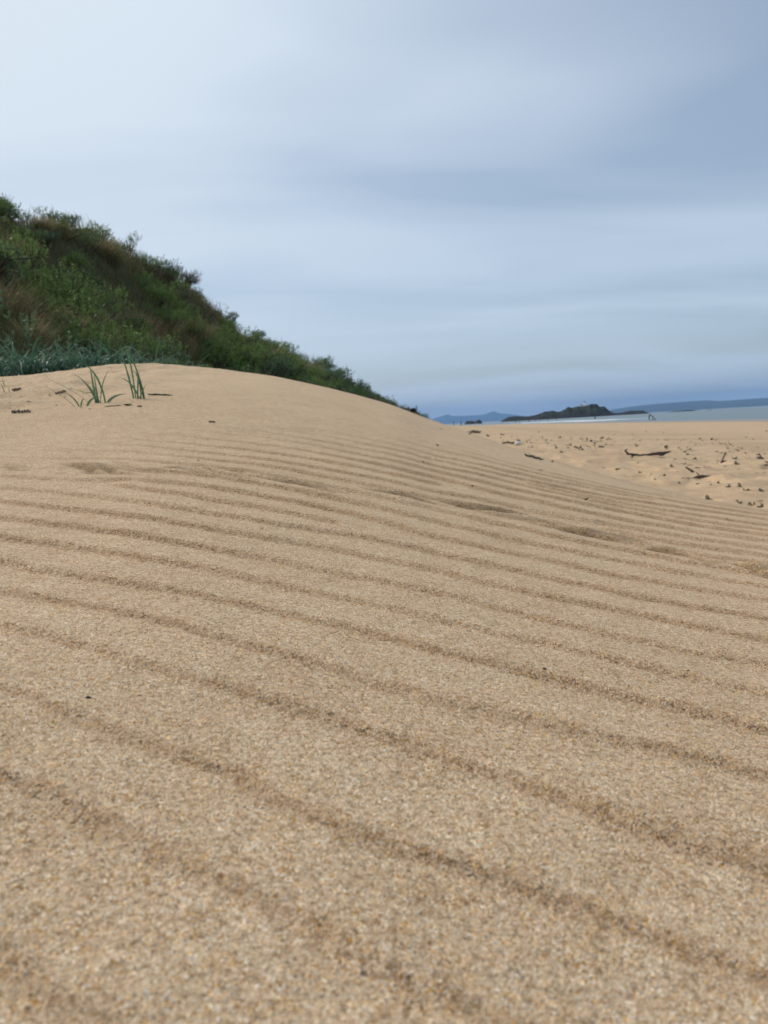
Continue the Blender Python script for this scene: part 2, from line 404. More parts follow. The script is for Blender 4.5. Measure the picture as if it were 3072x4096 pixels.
# loose coarse grains lying on the near sand
def build_grains():
    N = 70000
    rr = .2*(1.5/.2)**(rng.random(N)**1.15); a = np.radians(rng.uniform(-40, 40, N))
    x = rr*np.sin(a); y = rr*np.cos(a)
    dz, tr, _ = detail(x, y); z = coarse(x, y)+dz
    keep = rng.random(N) < .35+.65*tr; x, y, z, rr = x[keep], y[keep], z[keep], rr[keep]; N = len(x)
    s = np.clip(rng.lognormal(-8.05, .25, N), .0002, .0006)
    O = np.array([[1,0,0],[-1,0,0],[0,1,0],[0,-1,0],[0,0,1],[0,0,-1.]])
    D = O[None]*rng.uniform(.6, 1.2, (N, 1, 3))+rng.normal(0, .18, (N, 6, 3))
    th = rng.uniform(0, 6.28, N); c, s_ = np.cos(th)[:, None], np.sin(th)[:, None]
    D = np.stack([D[..., 0]*c-D[..., 1]*s_, D[..., 0]*s_+D[..., 1]*c, D[..., 2]*.8], -1)
    V = D*s[:, None, None]+np.stack([x, y, z+Z0+s*.15], -1)[:, None]
    f = np.array([[0,2,4],[2,1,4],[1,3,4],[3,0,4],[2,0,5],[1,2,5],[3,1,5],[0,3,5]])
    F = (np.arange(N)*6)[:, None, None]+f[None]
    m, nt, b = mat('grain'); t = attr(nt, 'tint')
    nt.links.new(ramp(nt, t, [(0, (.05,.045,.04)), (.12, (.16,.12,.09)), (.3, (.42,.22,.09)), (.5, (.44,.33,.22)), (.8, (.58,.48,.36)), (1, (.85,.82,.76))]).outputs[0], b.inputs['Base Color'])
    b.inputs['Roughness'].default_value = .45; b.inputs['Specular IOR Level'].default_value = .5
    o = mesh_obj('sand_grains', V, F.reshape(-1, 3), m, smooth=True, attrs=dict(tint=np.repeat(rng.random(N), 6)))
    tag(o, 'loose coarse sand grains lying on the rippled foreground', 'sand', kind='stuff')
build_grains()

# ------------------------------------------------------------------ sea
def build_sea():
    m, nt, b = mat('sea_water'); L = nt.links.new
    b.inputs['Base Color'].default_value = (.11, .145, .155, 1); b.inputs['Roughness'].default_value = .3; b.inputs['Specular IOR Level'].default_value = .5; b.inputs['IOR'].default_value = 1.33
    tc = nd(nt, 'ShaderNodeTexCoord'); mp = nd(nt, 'ShaderNodeMapping'); L(tc.outputs['Object'], mp.inputs[0]); mp.inputs['Scale'].default_value = (1, .5, 1)
    n = nd(nt, 'ShaderNodeTexNoise', i_Scale=.8, i_Detail=8., i_Roughness=.65); L(mp.outputs[0], n.inputs['Vector'])
    bp = nd(nt, 'ShaderNodeBump', i_Strength=1., i_Distance=.35); L(n.outputs[0], bp.inputs['Height']); L(bp.outputs[0], b.inputs['Normal'])
    az = np.radians(np.arange(-8, 176, 2.)); r = np.geomspace(30, 25400, 60)
    A, RR_ = np.meshgrid(az, r); x = RR_*np.sin(A); y = RR_*np.cos(A)
    # only seaward of the beach and the open north
    V = np.stack([x, y, x*0], -1).reshape(-1, 3); nr, na = x.shape
    i = np.arange(nr-1)[:, None]; j = np.arange(na-1)[None, :]
    F = np.stack([i*na+j, (i+1)*na+j, (i+1)*na+j+1, i*na+j+1], -1).reshape(-1, 4)
    o = mesh_obj('sea', V, F, m, smooth=True); tag(o, kind='structure')
    # small breaker, plus two long pale strips standing in for sky reflection on water
    mf, nt, b = mat('foam_and_sheen'); b.inputs['Base Color'].default_value = (.82,.84,.85,1)
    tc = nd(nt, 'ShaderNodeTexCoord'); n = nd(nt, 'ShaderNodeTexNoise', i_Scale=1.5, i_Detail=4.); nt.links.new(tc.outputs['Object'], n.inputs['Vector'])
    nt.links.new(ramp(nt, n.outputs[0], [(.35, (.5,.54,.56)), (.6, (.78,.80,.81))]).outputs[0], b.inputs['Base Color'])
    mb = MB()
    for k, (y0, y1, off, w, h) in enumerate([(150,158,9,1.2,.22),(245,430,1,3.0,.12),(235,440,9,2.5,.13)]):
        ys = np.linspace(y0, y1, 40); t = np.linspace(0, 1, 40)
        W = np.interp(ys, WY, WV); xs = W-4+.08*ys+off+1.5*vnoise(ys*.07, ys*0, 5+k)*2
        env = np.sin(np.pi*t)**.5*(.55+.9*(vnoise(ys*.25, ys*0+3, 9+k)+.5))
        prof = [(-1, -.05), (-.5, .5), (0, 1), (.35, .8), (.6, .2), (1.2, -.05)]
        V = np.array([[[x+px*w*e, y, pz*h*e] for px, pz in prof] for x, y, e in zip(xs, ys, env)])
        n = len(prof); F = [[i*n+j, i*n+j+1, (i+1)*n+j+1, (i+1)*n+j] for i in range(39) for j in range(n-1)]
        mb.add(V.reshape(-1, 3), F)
    o = mb.build('foam_and_sheen', mf); tag(o, 'white breaker foam and pale strips imitating sky reflection along the water edge', 'waves', kind='stuff')
build_sea()

# ------------------------------------------------------------------ far land
def ridge_land(name, dist, pts, depth, m, lab=None, kind='structure', zoff=0, fine=0):
    """pts: list (src x, src y) of a skyline; builds a real landmass with that skyline at distance dist"""
    P = []
    for (a, b) in pts:
        d = ray(a, b); k = dist/math.hypot(d[0], d[1]); P.append((math.atan2(d[0], d[1]), Z0+d[2]*k))
    P.sort(); azs = np.array([p[0] for p in P]); zs = np.array([max(p[1], .0) for p in P])
    n = 160; a = np.linspace(azs[0], azs[-1], n); zt = np.interp(a, azs, zs)
    if fine: zt = zt*(1+fine*fbm(a/(azs[-1]-azs[0])*25, a*0, 3))
    T = np.linspace(-1, 1, 25)
    V = []
    for t in T:
        q = dist+t*depth
        x = q*np.sin(a); y = q*np.cos(a)
        e = np.clip(1-np.abs(t)**1.7, 0, 1)
        z = zt*e*(1+.25*(0 if abs(t) < .02 else 1)*fbm(x/depth*(4 if dist > 5000 else 11), y/depth*(4 if dist > 5000 else 11), 7)*(1 if dist > 5000 else 1.7)) - 1.0*abs(t)**3
        z = np.where(abs(t) > .02, np.minimum(z, zt*.985), z)
        V.append(np.stack([x, y, z-.6*(t*t)], -1))
    V = np.array(V); nr, na = V.shape[:2]
    i = np.arange(nr-1)[:, None]; j = np.arange(na-1)[None, :]
    F = np.stack([i*na+j, i*na+j+1, (i+1)*na+j+1, (i+1)*na+j], -1).reshape(-1, 4)
    o = mesh_obj(name, V.reshape(-1, 3), F[:, ::-1], m, smooth=True)
    tag(o, lab, None, None, kind); return o
M_HILLFAR = plain('far_hill', (.025,.035,.022), c2=(.04,.045,.03), scale=.0008)
ridge_land('hills', 14000, [(2380,1668),(2440,1640),(2520,1627),(2600,1617),(2700,1610),(2780,1605),(2830,1602),(2880,1605),(2960,1599),(3072,1592),(3200,1588),(3400,1590),(3700,1575),(4200,1560)], 2500, M_HILLFAR)
ridge_land('hills', 22000, [(1640,1704),(1690,1690),(1740,1672),(1775,1662),(1792,1657),(1810,1664),(1860,1663),(1910,1661),(1945,1655),(1966,1646),(1975,1645),(1995,1653),(2060,1659),(2120,1668),(2200,1676),(2260,1680)], 3000, M_HILLFAR)
m, nt, b = mat('island_turf_and_rock'); L = nt.links.new
geo = nd(nt, 'ShaderNodeNewGeometry'); sx = nd(nt, 'ShaderNodeSeparateXYZ'); L(geo.outputs['Position'], sx.inputs[0]); sn = nd(nt, 'ShaderNodeSeparateXYZ'); L(geo.outputs['Normal'], sn.inputs[0])
tc = nd(nt, 'ShaderNodeTexCoord'); n = nd(nt, 'ShaderNodeTexNoise', i_Scale=.06, i_Detail=6.); L(tc.outputs['Object'], n.inputs['Vector'])
n2 = nd(nt, 'ShaderNodeTexNoise', i_Scale=.25, i_Detail=6.); L(tc.outputs['Object'], n2.inputs['Vector'])
f = mth(nt, 'ADD', mth(nt, 'MULTIPLY', sx.outputs[2], .09), mth(nt, 'MULTIPLY', n.outputs[0], 3.2)); f = mth(nt, 'SUBTRACT', f, 2.0, clamp=True)
rock = ramp(nt, n2.outputs[0], [(.3, (.006,.006,.006)), (.62, (.016,.015,.013)), (.74, (.09,.085,.075))]).outputs[0]
turf = ramp(nt, n2.outputs[0], [(.3, (.010,.018,.007)), (.7, (.022,.034,.012))]).outputs[0]
L(mix(nt, f, rock, turf), b.inputs['Base Color'])
bp = nd(nt, 'ShaderNodeBump', i_Strength=1., i_Distance=3.); L(n2.outputs[0], bp.inputs['Height']); L(bp.outputs[0], b.inputs['Normal'])
M_ISL = m
ID = 1300
ridge_land('island', ID, [(2003,1684),(2030,1669),(2055,1664),(2080,1667),(2110,1664),(2150,1658),(2175,1648),(2210,1644),(2240,1643),(2262,1638),(2270,1631),(2300,1628),(2310,1624),(2340,1624),(2360,1616),(2382,1612),(2392,1616),(2400,1624),(2420,1629),(2440,1645),(2460,1652),(2490,1650),(2520,1644),(2555,1641),(2572,1641),(2590,1650),(2600,1656),(2660,1651),(2700,1645),(2760,1640),(2790,1642),(2800,1646)], 60, M_ISL, fine=.16)
ridge_land('reef', ID, [(2826,1652),(2834,1639),(2842,1638),(2853,1640),(2860,1650)], 10, M_ROCK)
ridge_land('islet', 900, [(1858,1694),(1866,1685),(1880,1683),(1893,1683),(1900,1687),(1908,1680),(1918,1679),(1925,1684),(1930,1692)], 12, M_ROCK, fine=.1)

def far_point(px, py, dist):
    d = ray(px, py); k = dist/math.hypot(d[0], d[1]); return np.array([d[0]*k, d[1]*k, d[2]*k+Z0])
def build_lighthouse():
    p = far_point(2338, 1626, ID-4)
    t = empty('lighthouse', p); tag(t, 'small white lighthouse on the highest part of the dark rocky island', 'lighthouse')
    k = .423
    mb = MB(); mb.tube([(0,0,-3),(0,0,1.5),(0,0,6.2)], [1.5,1.35,1.05], 14); mb.build('tower', M_WHITE, t)
    mb = MB(); mb.tube([(0,0,6.2),(0,0,6.5)], [1.5,1.5], 14); mb.build('gallery', M_WHITE, t, False)
    mb = MB(); mb.tube([(0,0,6.5),(0,0,7.9)], [.8,.8], 10); mb.build('lantern', plain('lantern_glass', (.25,.28,.3), .2), t, False)
    mb = MB(); mb.tube([(0,0,7.9),(0,0,8.5),(0,0,9.0)], [1.0,.6,.06], 10); mb.build('roof', M_ROCK, t)
    q = far_point(2327, 1626, ID-4)
    t = empty('keepers_house', q); tag(t, 'low white building beside the lighthouse on the island', 'house')
    mb = MB(); mb.box((0,0,-.5), (5.5,4,5)); mb.build('wall', M_WHITE, t, False)
    mb = MB(); V = [(-2.9,-2.2,2),(2.9,-2.2,2),(2.9,2.2,2),(-2.9,2.2,2),(-2.9,0,3.3),(2.9,0,3.3)]
    mb.add(V, [[0,1,5,4],[3,4,5,2],[0,4,3,0],[1,2,5,1],[0,3,2,1]]); mb.build('roof', plain('grey_slate', (.2,.2,.2)), t, False)
build_lighthouse()

# ------------------------------------------------------------------ hillside
SANDP = [(65.7, 5.4, 1.5), (64.6, 4.7, 1.1), (118, 3.0, 3.0), (124, 1.5, 2.2)]
def build_hill():
    s = np.r_[np.arange(-25, 60, .35), np.arange(60, 430, 1.2)]; v = np.r_[np.arange(-2, 14, .3), np.arange(14, 60, 3)]
    S, Vv = np.meshgrid(s, v, indexing='ij'); P = hillxyz(S, Vv); P[..., 2] += Z0
    P[..., 2] -= np.clip(-Vv, 0, 2)*.5
    sp = np.zeros_like(S)
    for (a, b_, r) in SANDP: sp = np.maximum(sp, 1-sstep(np.hypot((S-a)*.8, (Vv-b_)*1.3)+.5*fbm(S, Vv, 3), r*.7, r*1.1))
    m, nt, b = mat('dune_soil'); L = nt.links.new
    tc = nd(nt, 'ShaderNodeTexCoord'); n = nd(nt, 'ShaderNodeTexNoise', i_Scale=1.3, i_Detail=7.); L(tc.outputs['Object'], n.inputs['Vector'])
    c = ramp(nt, n.outputs[0], [(.3, (.03,.035,.015)), (.5, (.05,.055,.022)), (.72, (.085,.095,.035))]).outputs[0]
    sc_ = ramp(nt, n.outputs[0], [(.3, (.36,.25,.17)), (.7, (.45,.33,.23))]).outputs[0]
    L(mix(nt, attr(nt, 'bare'), c, sc_), b.inputs['Base Color'])
    ns, nv = S.shape; i = np.arange(ns-1)[:, None]; j = np.arange(nv-1)[None, :]
    F = np.stack([i*nv+j, i*nv+j+1, (i+1)*nv+j+1, (i+1)*nv+j], -1).reshape(-1, 4)
    P[..., 2] += .10*vnoise(S*3, Vv*3, 77)+.10*vnoise(S*1.5, Vv*1.5, 78)-.06
    o = mesh_obj('hillside', P.reshape(-1, 3), F, m, smooth=True, attrs=dict(bare=sp)); tag(o, kind='structure')
build_hill()
def bare(s, v):
    k = np.zeros_like(s, bool)
    for (a, b_, r) in SANDP: k |= np.hypot((s-a)*.8, (v-b_)*1.3) < r
    return k

def build_hill_grass():
    Vs = []; Fs = []; Ts = []; n0 = 0
    # tussock centres, density falls with distance
    N = 10500
    s = 5+215*rng.random(N)**2.1; v = -.2+11.5*rng.random(N)
    k = ~bare(s, v); s, v = s[k], v[k]; N = len(s)
    dens = fbm(s*.3, v*.45, 101)
    bl = 14
    S = np.repeat(s, bl)+rng.normal(0, .16, N*bl)*(1+np.repeat(s, bl)/60); Vv = np.repeat(v, bl)+rng.normal(0, .16, N*bl)*(1+np.repeat(s, bl)/60)
    P = hillxyz(S, Vv); P[:, 2] += Z0-.05
    D = np.repeat(np.hypot(s, v), bl)
    ln = rng.uniform(.35, .85, N*bl)*np.repeat(rng.uniform(.6, 1.15, N), bl)
    az = rng.normal(R(-60), 1.3, N*bl)      # combed by the sea wind
    V, F, t, h = ribbons(P, az, ln, .006+.00042*D, np.abs(rng.normal(.15, .2, N*bl)), rng.uniform(.3, 1.3, N*bl), 4,
                         tint=np.clip(np.repeat(.35+.9*dens+rng.normal(0, .15, N)-.35*sstep(s, 85, 105), bl)+rng.normal(0, .18, N*bl), 0, 1))
    o = mesh_obj('marram_grass', V, F, M_MARRAM, attrs=dict(tint=t*(.55+.45*h)))
    tag(o, 'olive and tan marram grass covering the dune face between shrubs', 'grass', kind='stuff')
build_hill_grass()

def build_lyme():
    N = 17000
    px = rng.uniform(-700, 880, N); r = rng.uniform(5.0, 9.2, N)
    keep = rng.random(N) < np.where(px < 560, 1, np.clip(1.0-(px-560)/330, .05, 1)*.75); px, r = px[keep], r[keep]; N = len(px)
    az = np.array([math.atan2(ray(a, 1480)[0], ray(a, 1480)[1]) for a in px])
    x = r*np.sin(az); y = r*np.cos(az)
    z = np.maximum(coarse(x, y), np.where(-ucoord(x, y) > -.5, hillz(y, -ucoord(x, y)), -9))
    # clumpy
    cl = vnoise(x*1.6, y*1.6, 7)
    k = rng.random(N) < np.clip(.75+1.6*cl, .12, 1); x, y, z, r, cl, px = x[k], y[k], z[k], r[k], cl[k], px[k]; N = len(x)
    hmax = np.interp(px, [-700, 0, 400, 560, 880], [1., .82, .74, .58, .5])
    ln = rng.uniform(.55, .92, N)*hmax*(r/9.2)**1.0*1.2
    V, F, t, h = ribbons(np.stack([x, y, z+Z0-.03], -1), rng.uniform(0, 6.28, N), ln, rng.uniform(.007, .014, N), np.abs(rng.normal(.38, .2, N))+.1, rng.uniform(1.1, 2.9, N), 8,
                         tint=np.clip(.35+rng.normal(0, .22, N), 0, 1))
    o = mesh_obj('lyme_grass', V, F, M_LYME, smooth=True, attrs=dict(tint=np.clip(t*(.5+.5*h)+.28*(h > .75), 0, 1)))
    tag(o, 'band of blue green lyme grass along the foot of the dune', 'grass', kind='stuff')
build_lyme()

# shrubs -------------------------------------------------------------------
def shrub_proto(name, mleaf, nspr=300, leaves=15, leaflen=.06, seed=0, bare_=False):
    rs = np.random.default_rng(seed)
    t = empty(name, (0, 0, 0))
    # lobes
    nl = 7; C = np.stack([rs.normal(0, .38, nl), rs.normal(0, .38, nl), rs.uniform(.25, .8, nl)], -1); Rl = rs.uniform(.26, .46, nl)
    mb = MB()
    for c, r in zip(C, Rl):
        for q in range(2):
            e = c+rs.normal(0, .12, 3); tt = np.linspace(0, 1, 6)[:, None]
            pts = tt*e+np.array([0, 0, -.1])*(1-tt)+rs.normal(0, .03, (6, 3))*tt+np.array([0, 0, .12])*np.sin(np.pi*tt)
            mb.tube(pts, np.linspace(.022, .007, 6), 5)
    LV = []; LF = []; T = []
    for k in range(nspr):
        li = rs.integers(nl); d = rs.normal(0, 1, 3); d[2] = abs(d[2])*.9-.25; d /= np.linalg.norm(d)
        p0 = C[li]+d*Rl[li]*rs.uniform(.55, 1.0)*rs.uniform(.85, 1.15); p0[2] = max(p0[2], .03)
        dr = d*.7+np.array([0, 0, .9])+rs.normal(0, .3, 3); dr /= np.linalg.norm(dr)
        L_ = rs.uniform(.10, .26); e = p0+dr*L_
        if k % (2 if bare_ else 5) == 0: mb.tube([p0-dr*.12, p0, e], [.006, .005, .002], 4)
        tn = rs.random()
        for q in range(leaves):
            f = rs.uniform(0, 1); p = p0+dr*L_*f
            ld = dr*.55+rs.normal(0, .6, 3); ld /= np.linalg.norm(ld)
            sd = np.cross(ld, rs.normal(0, 1, 3)); sd /= np.linalg.norm(sd)+1e-9
            ll = leaflen*rs.uniform(.6, 1.25); w = ll*.16
            LV += [p, p+ld*ll*.5+sd*w, p+ld*ll, p+ld*ll*.5-sd*w]; n = len(LV); LF.append([n-4, n-3, n-2, n-1]); T += [min(1, max(0, .25+.5*tn+.25*f+rs.normal(0, .08)))]*4
    mb.build('branches', M_TWIG, t, False)
    mesh_obj('foliage', LV, LF, mleaf, t, attrs=dict(tint=T))
    return t
protos = {'bright': [shrub_proto('shrub', M_LEAF_B, seed=s) for s in (1, 2, 3)],
          'dark': [shrub_proto('shrub', M_LEAF_D, nspr=330, seed=s) for s in (4, 5)],
          'grey': [shrub_proto('shrub', M_LEAF_G, seed=s) for s in (6, 7)],
          'brown': [shrub_proto('shrub', M_LEAF_BR, nspr=330, leaves=6, leaflen=.05, seed=s, bare_=True) for s in (8, 9)]}
used = set()
def place_shrub(kind, s, v, scl, label, group, dz=0, squash=1.):
    P = hillxyz(np.array([float(s)]), np.array([float(v)]))[0]; P[2] += Z0-.12*scl+dz
    pr = random.choice(protos[kind]); rot = (random.uniform(-.15, .15), random.uniform(-.15, .15), random.uniform(0, 6.28))
    sc3 = (scl*random.uniform(.9, 1.2), scl*random.uniform(.9, 1.2), scl*random.uniform(.8, 1.15)*squash)
    if id(pr) in used: o = dup(pr, P, rot, sc3)
    else: used.add(id(pr)); o = pr; o.location = P; o.rotation_euler = rot; o.scale = sc3
    tag(o, label, 'shrub', group); return o
LK = {'bright': 'bright green leafy shrub', 'dark': 'dark green dense shrub', 'grey': 'grey green shrub', 'brown': 'brown twiggy shrub'}
def zone(s, v):
    a = 'low on' if v < 3.8 else ('midway up' if v < 7.4 else 'near the top of')
    b_ = 'the near end of the dune face' if s < 30 else ('the middle of the dune face' if s < 60 else ('the far part of the dune face' if s < 110 else 'the farthest end of the ridge'))
    return a+' '+b_
# marked skyline shrubs
sky = [('bright', 25.2, 9.7, .95, 'tall bright green shrub topping the dune at the left edge of the photo'),
       ('dark', 31.6, 10.2, .42, 'small dark shrub alone on the skyline above pale grass at left'),
       ('bright', 38.2, 9.6, .95, 'rounded green shrub on the skyline halfway down the slope'),
       ('dark', 40.8, 9.6, 1.0, 'dark bushy shrub just right of the rounded skyline shrub'),
       ('brown', 43.5, 9.9, 1.1, 'bare twiggy bush standing up on the skyline'),
       ('dark', 53, 9.9, .9, 'pointed dark shrub on the skyline in the middle of the slope'),
       ('dark', 95.5, 9.8, 1.7, 'wind bent dark shrub sticking up at the far headland top'),
       ('dark', 92, 9.5, 1.5, 'dark shrub crouched left of the wind bent headland shrub'),
       ('brown', 112, 9.8, 1.5, 'lone thin bush jutting from the headland skyline')]
for k, s, v, scl, lb in sky: place_shrub(k, s, v, scl, lb, None)
cnt = 0; pts = []; tries = 0
while cnt < 286 and tries < 60000:
    tries += 1
    s = 9+175*random.random()**1.75; v = random.uniform(.9, 10.6)
    if bare(np.array([s]), np.array([v]))[0]: continue
    scl = random.uniform(.85, 1.45)*(1 if s < 45 else min(1.6, 1+(s-45)/70))
    if any((s-a)**2*.8+(v-b_)**2 < (.68*min(scl, c))**2 for a, b_, c in pts): continue
    n = float(fbm(np.array([s*.16]), np.array([v*.35]), 131)[0]); n2 = float(fbm(np.array([s*.3]), np.array([v*.5]), 137)[0])
    if s < 60 and v < 2.6 and random.random() < .62: continue
    if n2 < -.48 and s < 80 and v < 7: continue
    if v > 8.3: scl *= .6
    if s > 85: kind = 'dark' if random.random() < .75 else 'brown'
    elif n > -.02: kind = 'bright'
    elif n > -.27: kind = random.choice(['bright', 'dark', 'grey'])
    elif n > -.45: kind = random.choice(['grey', 'dark', 'brown'])
    else: kind = 'brown'
    if v < 3.6 and s < 85 and kind in ('bright', 'dark') and random.random() < .75: kind = random.choice(['brown', 'brown', 'grey'])
    pts.append((s, v, scl)); cnt += 1
    z = zone(s, v); place_shrub(kind, s, v, scl, '%s %s' % (LK[kind], z), '%ss %s' % (LK[kind], z) if kind != 'brown' else 'brown twiggy shrubs '+z)

# pale marram tussocks, each a thing
def tussock_proto(seed, m):
    rs = np.random.default_rng(seed); N = 420
    a = rs.uniform(0, 6.28, N); q = np.abs(rs.normal(0, .13, N))
    b_ = np.stack([q*np.cos(a), q*np.sin(a), -.04+0*q], -1)
    V, F, t, h = ribbons(b_, a+rs.normal(0, .5, N), rs.uniform(.55, 1.15, N), rs.uniform(.010, .018, N), q*1.6+rs.uniform(0, .15, N), rs.uniform(.3, 1.5, N), 6, tint=rs.random(N))
    return mesh_obj('grass_tussock', V, F, m, attrs=dict(tint=np.clip(t*(.45+.55*h), 0, 1)))
tp = [tussock_proto(1, M_PALE), tussock_proto(2, M_PALE), tussock_proto(3, M_MARRAM)]
def hill_hit(px, py):
    d = ray(px, py); ts = np.geomspace(6, 420, 9000); x = ts*d[0]; y = ts*d[1]
    z = hillz(y, -ucoord(x, y)); z = np.where(ucoord(x, y) < 1, z, -9); i = int(np.argmax(ts*d[2] < z))
    return (y[i], -ucoord(x[i], y[i])) if i else None
tuss = [(20,1300,1.3),(60,1330,1.2),(-10,1260,1.2),(110,1310,1.),(200,1290,.9),(520,1310,1.1),(560,1340,1.2),(480,1330,1.),(620,1360,1.),(760,1330,1.3),(810,1370,1.3),(700,1380,1.),(860,1390,1.),
        (1080,1440,1.6),(1110,1470,1.6),(1150,1470,1.5),(1060,1430,1.4),(1190,1480,1.3),(150,900,.8),(220,910,.7),(260,930,.75),(180,920,.9),(420,1000,1.),(460,1040,.9),(40,1010,.9),(90,1030,1.),(840,1210,1.2),(1230,1430,1.8),(1260,1420,1.8),(1290,1440,1.8),(1000,1330,1.1),(930,1340,1.2),(330,1390,.9),(400,1400,1.0),(130,1390,1.),(640,1400,1.3),(580,1400,1.2),(690,1340,1.2),(740,1410,1.2),(900,1430,1.3),(960,1440,1.3),(840,1340,1.2),(1020,1460,1.4),(540,1390,1.1),(300,1340,1.),(380,1340,1.),(1240,1490,1.5),(460,1400,1.1)]
ft = set()
for i, (a, b_, scl) in enumerate(tuss):
    h = hill_hit(a, b_+25)
    if h is None: continue
    s, v = h; P = hillxyz(np.array([s]), np.array([v]))[0]; P[2] += Z0
    pr = tp[2] if i % 4 == 3 else tp[i % 2]
    sc_ = scl*(1 if s < 40 else 1+(s-40)/70)
    if id(pr) in ft: o = pr.copy(); COL.objects.link(o)
    else: ft.add(id(pr)); o = pr
    o.location = P; o.rotation_euler = (0, 0, random.uniform(0, 6)); o.scale = (sc_*1.1, sc_*1.1, sc_*.85)
    kd = 'olive' if pr is tp[2] else 'pale straw'
    z = zone(s, v); tag(o, '%s marram tussock %s' % (kd, z), 'grass tussock', '%s marram tussocks %s' % (kd, z))
for pr in tp:
    if id(pr) not in ft: bpy.data.objects.remove(pr)

# ------------------------------------------------------------------ things on the near dune
def on(px, py, fn=full, t1=60):
    p = hitfn(fn, px, py, .1, t1, 9000)
    if p is None: return None
    z = float(fn(np.array([p[0]]), np.array([p[1]]))[0]); return np.array([p[0], p[1], z+Z0]), float(np.linalg.norm(p))
def tuft(name, basepx, blades, label, wd=.0054, m=M_TUFT):
    P, D = on(*basepx); k = D/FPX
    t = empty(name, P); tag(t, label, 'grass tuft')
    for (dx, dy, w, sag, ddep) in blades:
        bx, bz = dx*k, -dy*k
        n = 9; tt = np.linspace(0, 1, n)
        off = random.uniform(-.016, .016)
        xs = bx*tt**(1+sag*.9)+off; zs = bz*tt**(1/(1+sag*.9)) - .012*(1-tt) + np.hypot(bx, bz)*sag*.35*np.sin(np.pi*tt); ys = ddep*tt
        wv = wd*w*np.clip(1.05-tt**2, .04, 1)*np.minimum(1, .6+tt)*.5
        fold = wv*.35
        V = np.stack([np.stack([xs-wv*.95, ys-wv*.3, zs], -1), np.stack([xs, ys, zs-fold], -1), np.stack([xs+wv*.95, ys+wv*.3, zs], -1)], 1)
        if abs(bx) > abs(bz)*1.2:   # flat-lying blades are wide in z too
            V[:, 0, 2] += wv*.8; V[:, 2, 2] -= wv*.8
        F = [[i*3+j, i*3+j+1, (i+1)*3+j+1, (i+1)*3+j] for i in range(n-1) for j in range(2)]
        mesh_obj('blade', V.reshape(-1, 3), F, m, t, smooth=True, attrs=dict(tint=np.repeat(.2+.5*tt, 3)+random.uniform(-.1, .3)))
    return t
tuft('grass_tuft', (400,1612), [(-20,-148,1.1,.08,.02),(-68,-146,1.1,.45,-.02),(-95,-118,.9,.3,.02),(-157,-97,1.25,.10,-.01),(-78,-38,.8,.7,.03),(76,-30,1.2,.4,.02),(35,-128,.6,.4,.04),(-6,-118,1,.05,0),(-50,-80,.8,.2,.03),(-14,-60,.8,.05,0),(-120,-60,.6,.3,-.02)],
     'leaning green grass tuft on the sand crest, left of the upright tuft')
tuft('grass_tuft', (557,1594), [(-40,-215,.9,.35,.03),(-33,-170,1.1,.15,0),(-80,-85,1.1,.45,-.02),(-28,-120,1.2,.15,.02),(-62,-118,.8,.4,.03),(8,-95,.8,0,0),(13,-108,.7,.05,.02),(33,-52,.9,.2,0),(-12,-70,1,.1,.01),(-90,-178,.8,.6,.05)],
     'upright green grass tuft on the sand crest, right of the leaning tuft')
tuft('grass_tuft', (323,1626), [(-138,-98,1.2,.10,0),(-70,-60,.9,.3,.01),(48,-32,1,.6,.02),(20,-30,.8,.7,0),(-55,5,.5,.3,-.02)], 'small sprawling grass shoot with a long leaf pointing left')
tuft('grass_shoot', (40,1570), [(-14,-36,.6,.2,0),(-6,-22,.5,.1,0)], 'tiny thin grass shoot in the sand near the left edge of the photo')
tuft('grass_shoot', (8,1545), [(-8,-28,.7,.2,0),(4,-14,.5,.1,0)], 'tiny grass shoot cut by the left edge of the photo')
def leafy(px, py, size, label, cat='leaf', name='fallen_leaf', n=4, m=M_GREENW, up=.5):
    P, D = on(px, py); s = size*D/FPX
    mb = MB()
    for k in range(n):
        a = random.uniform(0, 6.28) if n > 2 else [0.2, 2.6][k % 2]; e = up*random.uniform(.5, 1.3)
        tt = np.linspace(0, 1, 7); L_ = s*random.uniform(.4, .6)
        c = np.stack([L_*tt*math.cos(a)*math.cos(e), L_*tt*math.sin(a)*math.cos(e), L_*tt*math.sin(e)*(1-.4*tt)+.001], -1)
        w = L_*.22*np.sin(np.pi*np.clip(tt, .05, .97))**.7
        sd = np.array([-math.sin(a), math.cos(a), .3])
        V = np.stack([c-sd*w[:, None], c-np.array([0, 0, 1])*w[:, None]*.3, c+sd*w[:, None]], 1)
        F = [[i*3+j, i*3+j+1, (i+1)*3+j+1, (i+1)*3+j] for i in range(6) for j in range(2)]
        mb.add(V.reshape(-1, 3), F)
    o = mb.build(name, m); o.location = P; tag(o, label, cat); return o
leafy(507,1622,40,'clump of small dark green leaves lying by the upright grass tuft','leaf clump','leaf_clump',9,up=.3)
leafy(2345,2003,44,'two green leaves sprouting from the rippled sand','seedling','seedling',4,up=.9)
leafy(1752,1786,30,'tiny upright brown green shoot on the far ripples','seedling','seedling',3,up=1.3)
leafy(2160,1884,30,'small bent leaf on the ripples beyond the two leaved seedling','leaf','fallen_leaf',2,M_DRY,.7)
leafy(2028,1872,17,'small white shell fragment on the far ripples','shell','shell_fragment',3,M_SHELL,.5)
leafy(2905,2078,20,'small brown leaf scrap on the ripples below the seaweed line','leaf','fallen_leaf',3,M_DRY,.5)
leafy(3005,2230,0.1+14,'small white shell chip beside the animal track','shell','shell_fragment',3,M_SHELL,.4) if False else leafy(2787,2309,11,'small white shell chip below the animal track','shell','shell_fragment',3,M_SHELL,.3)
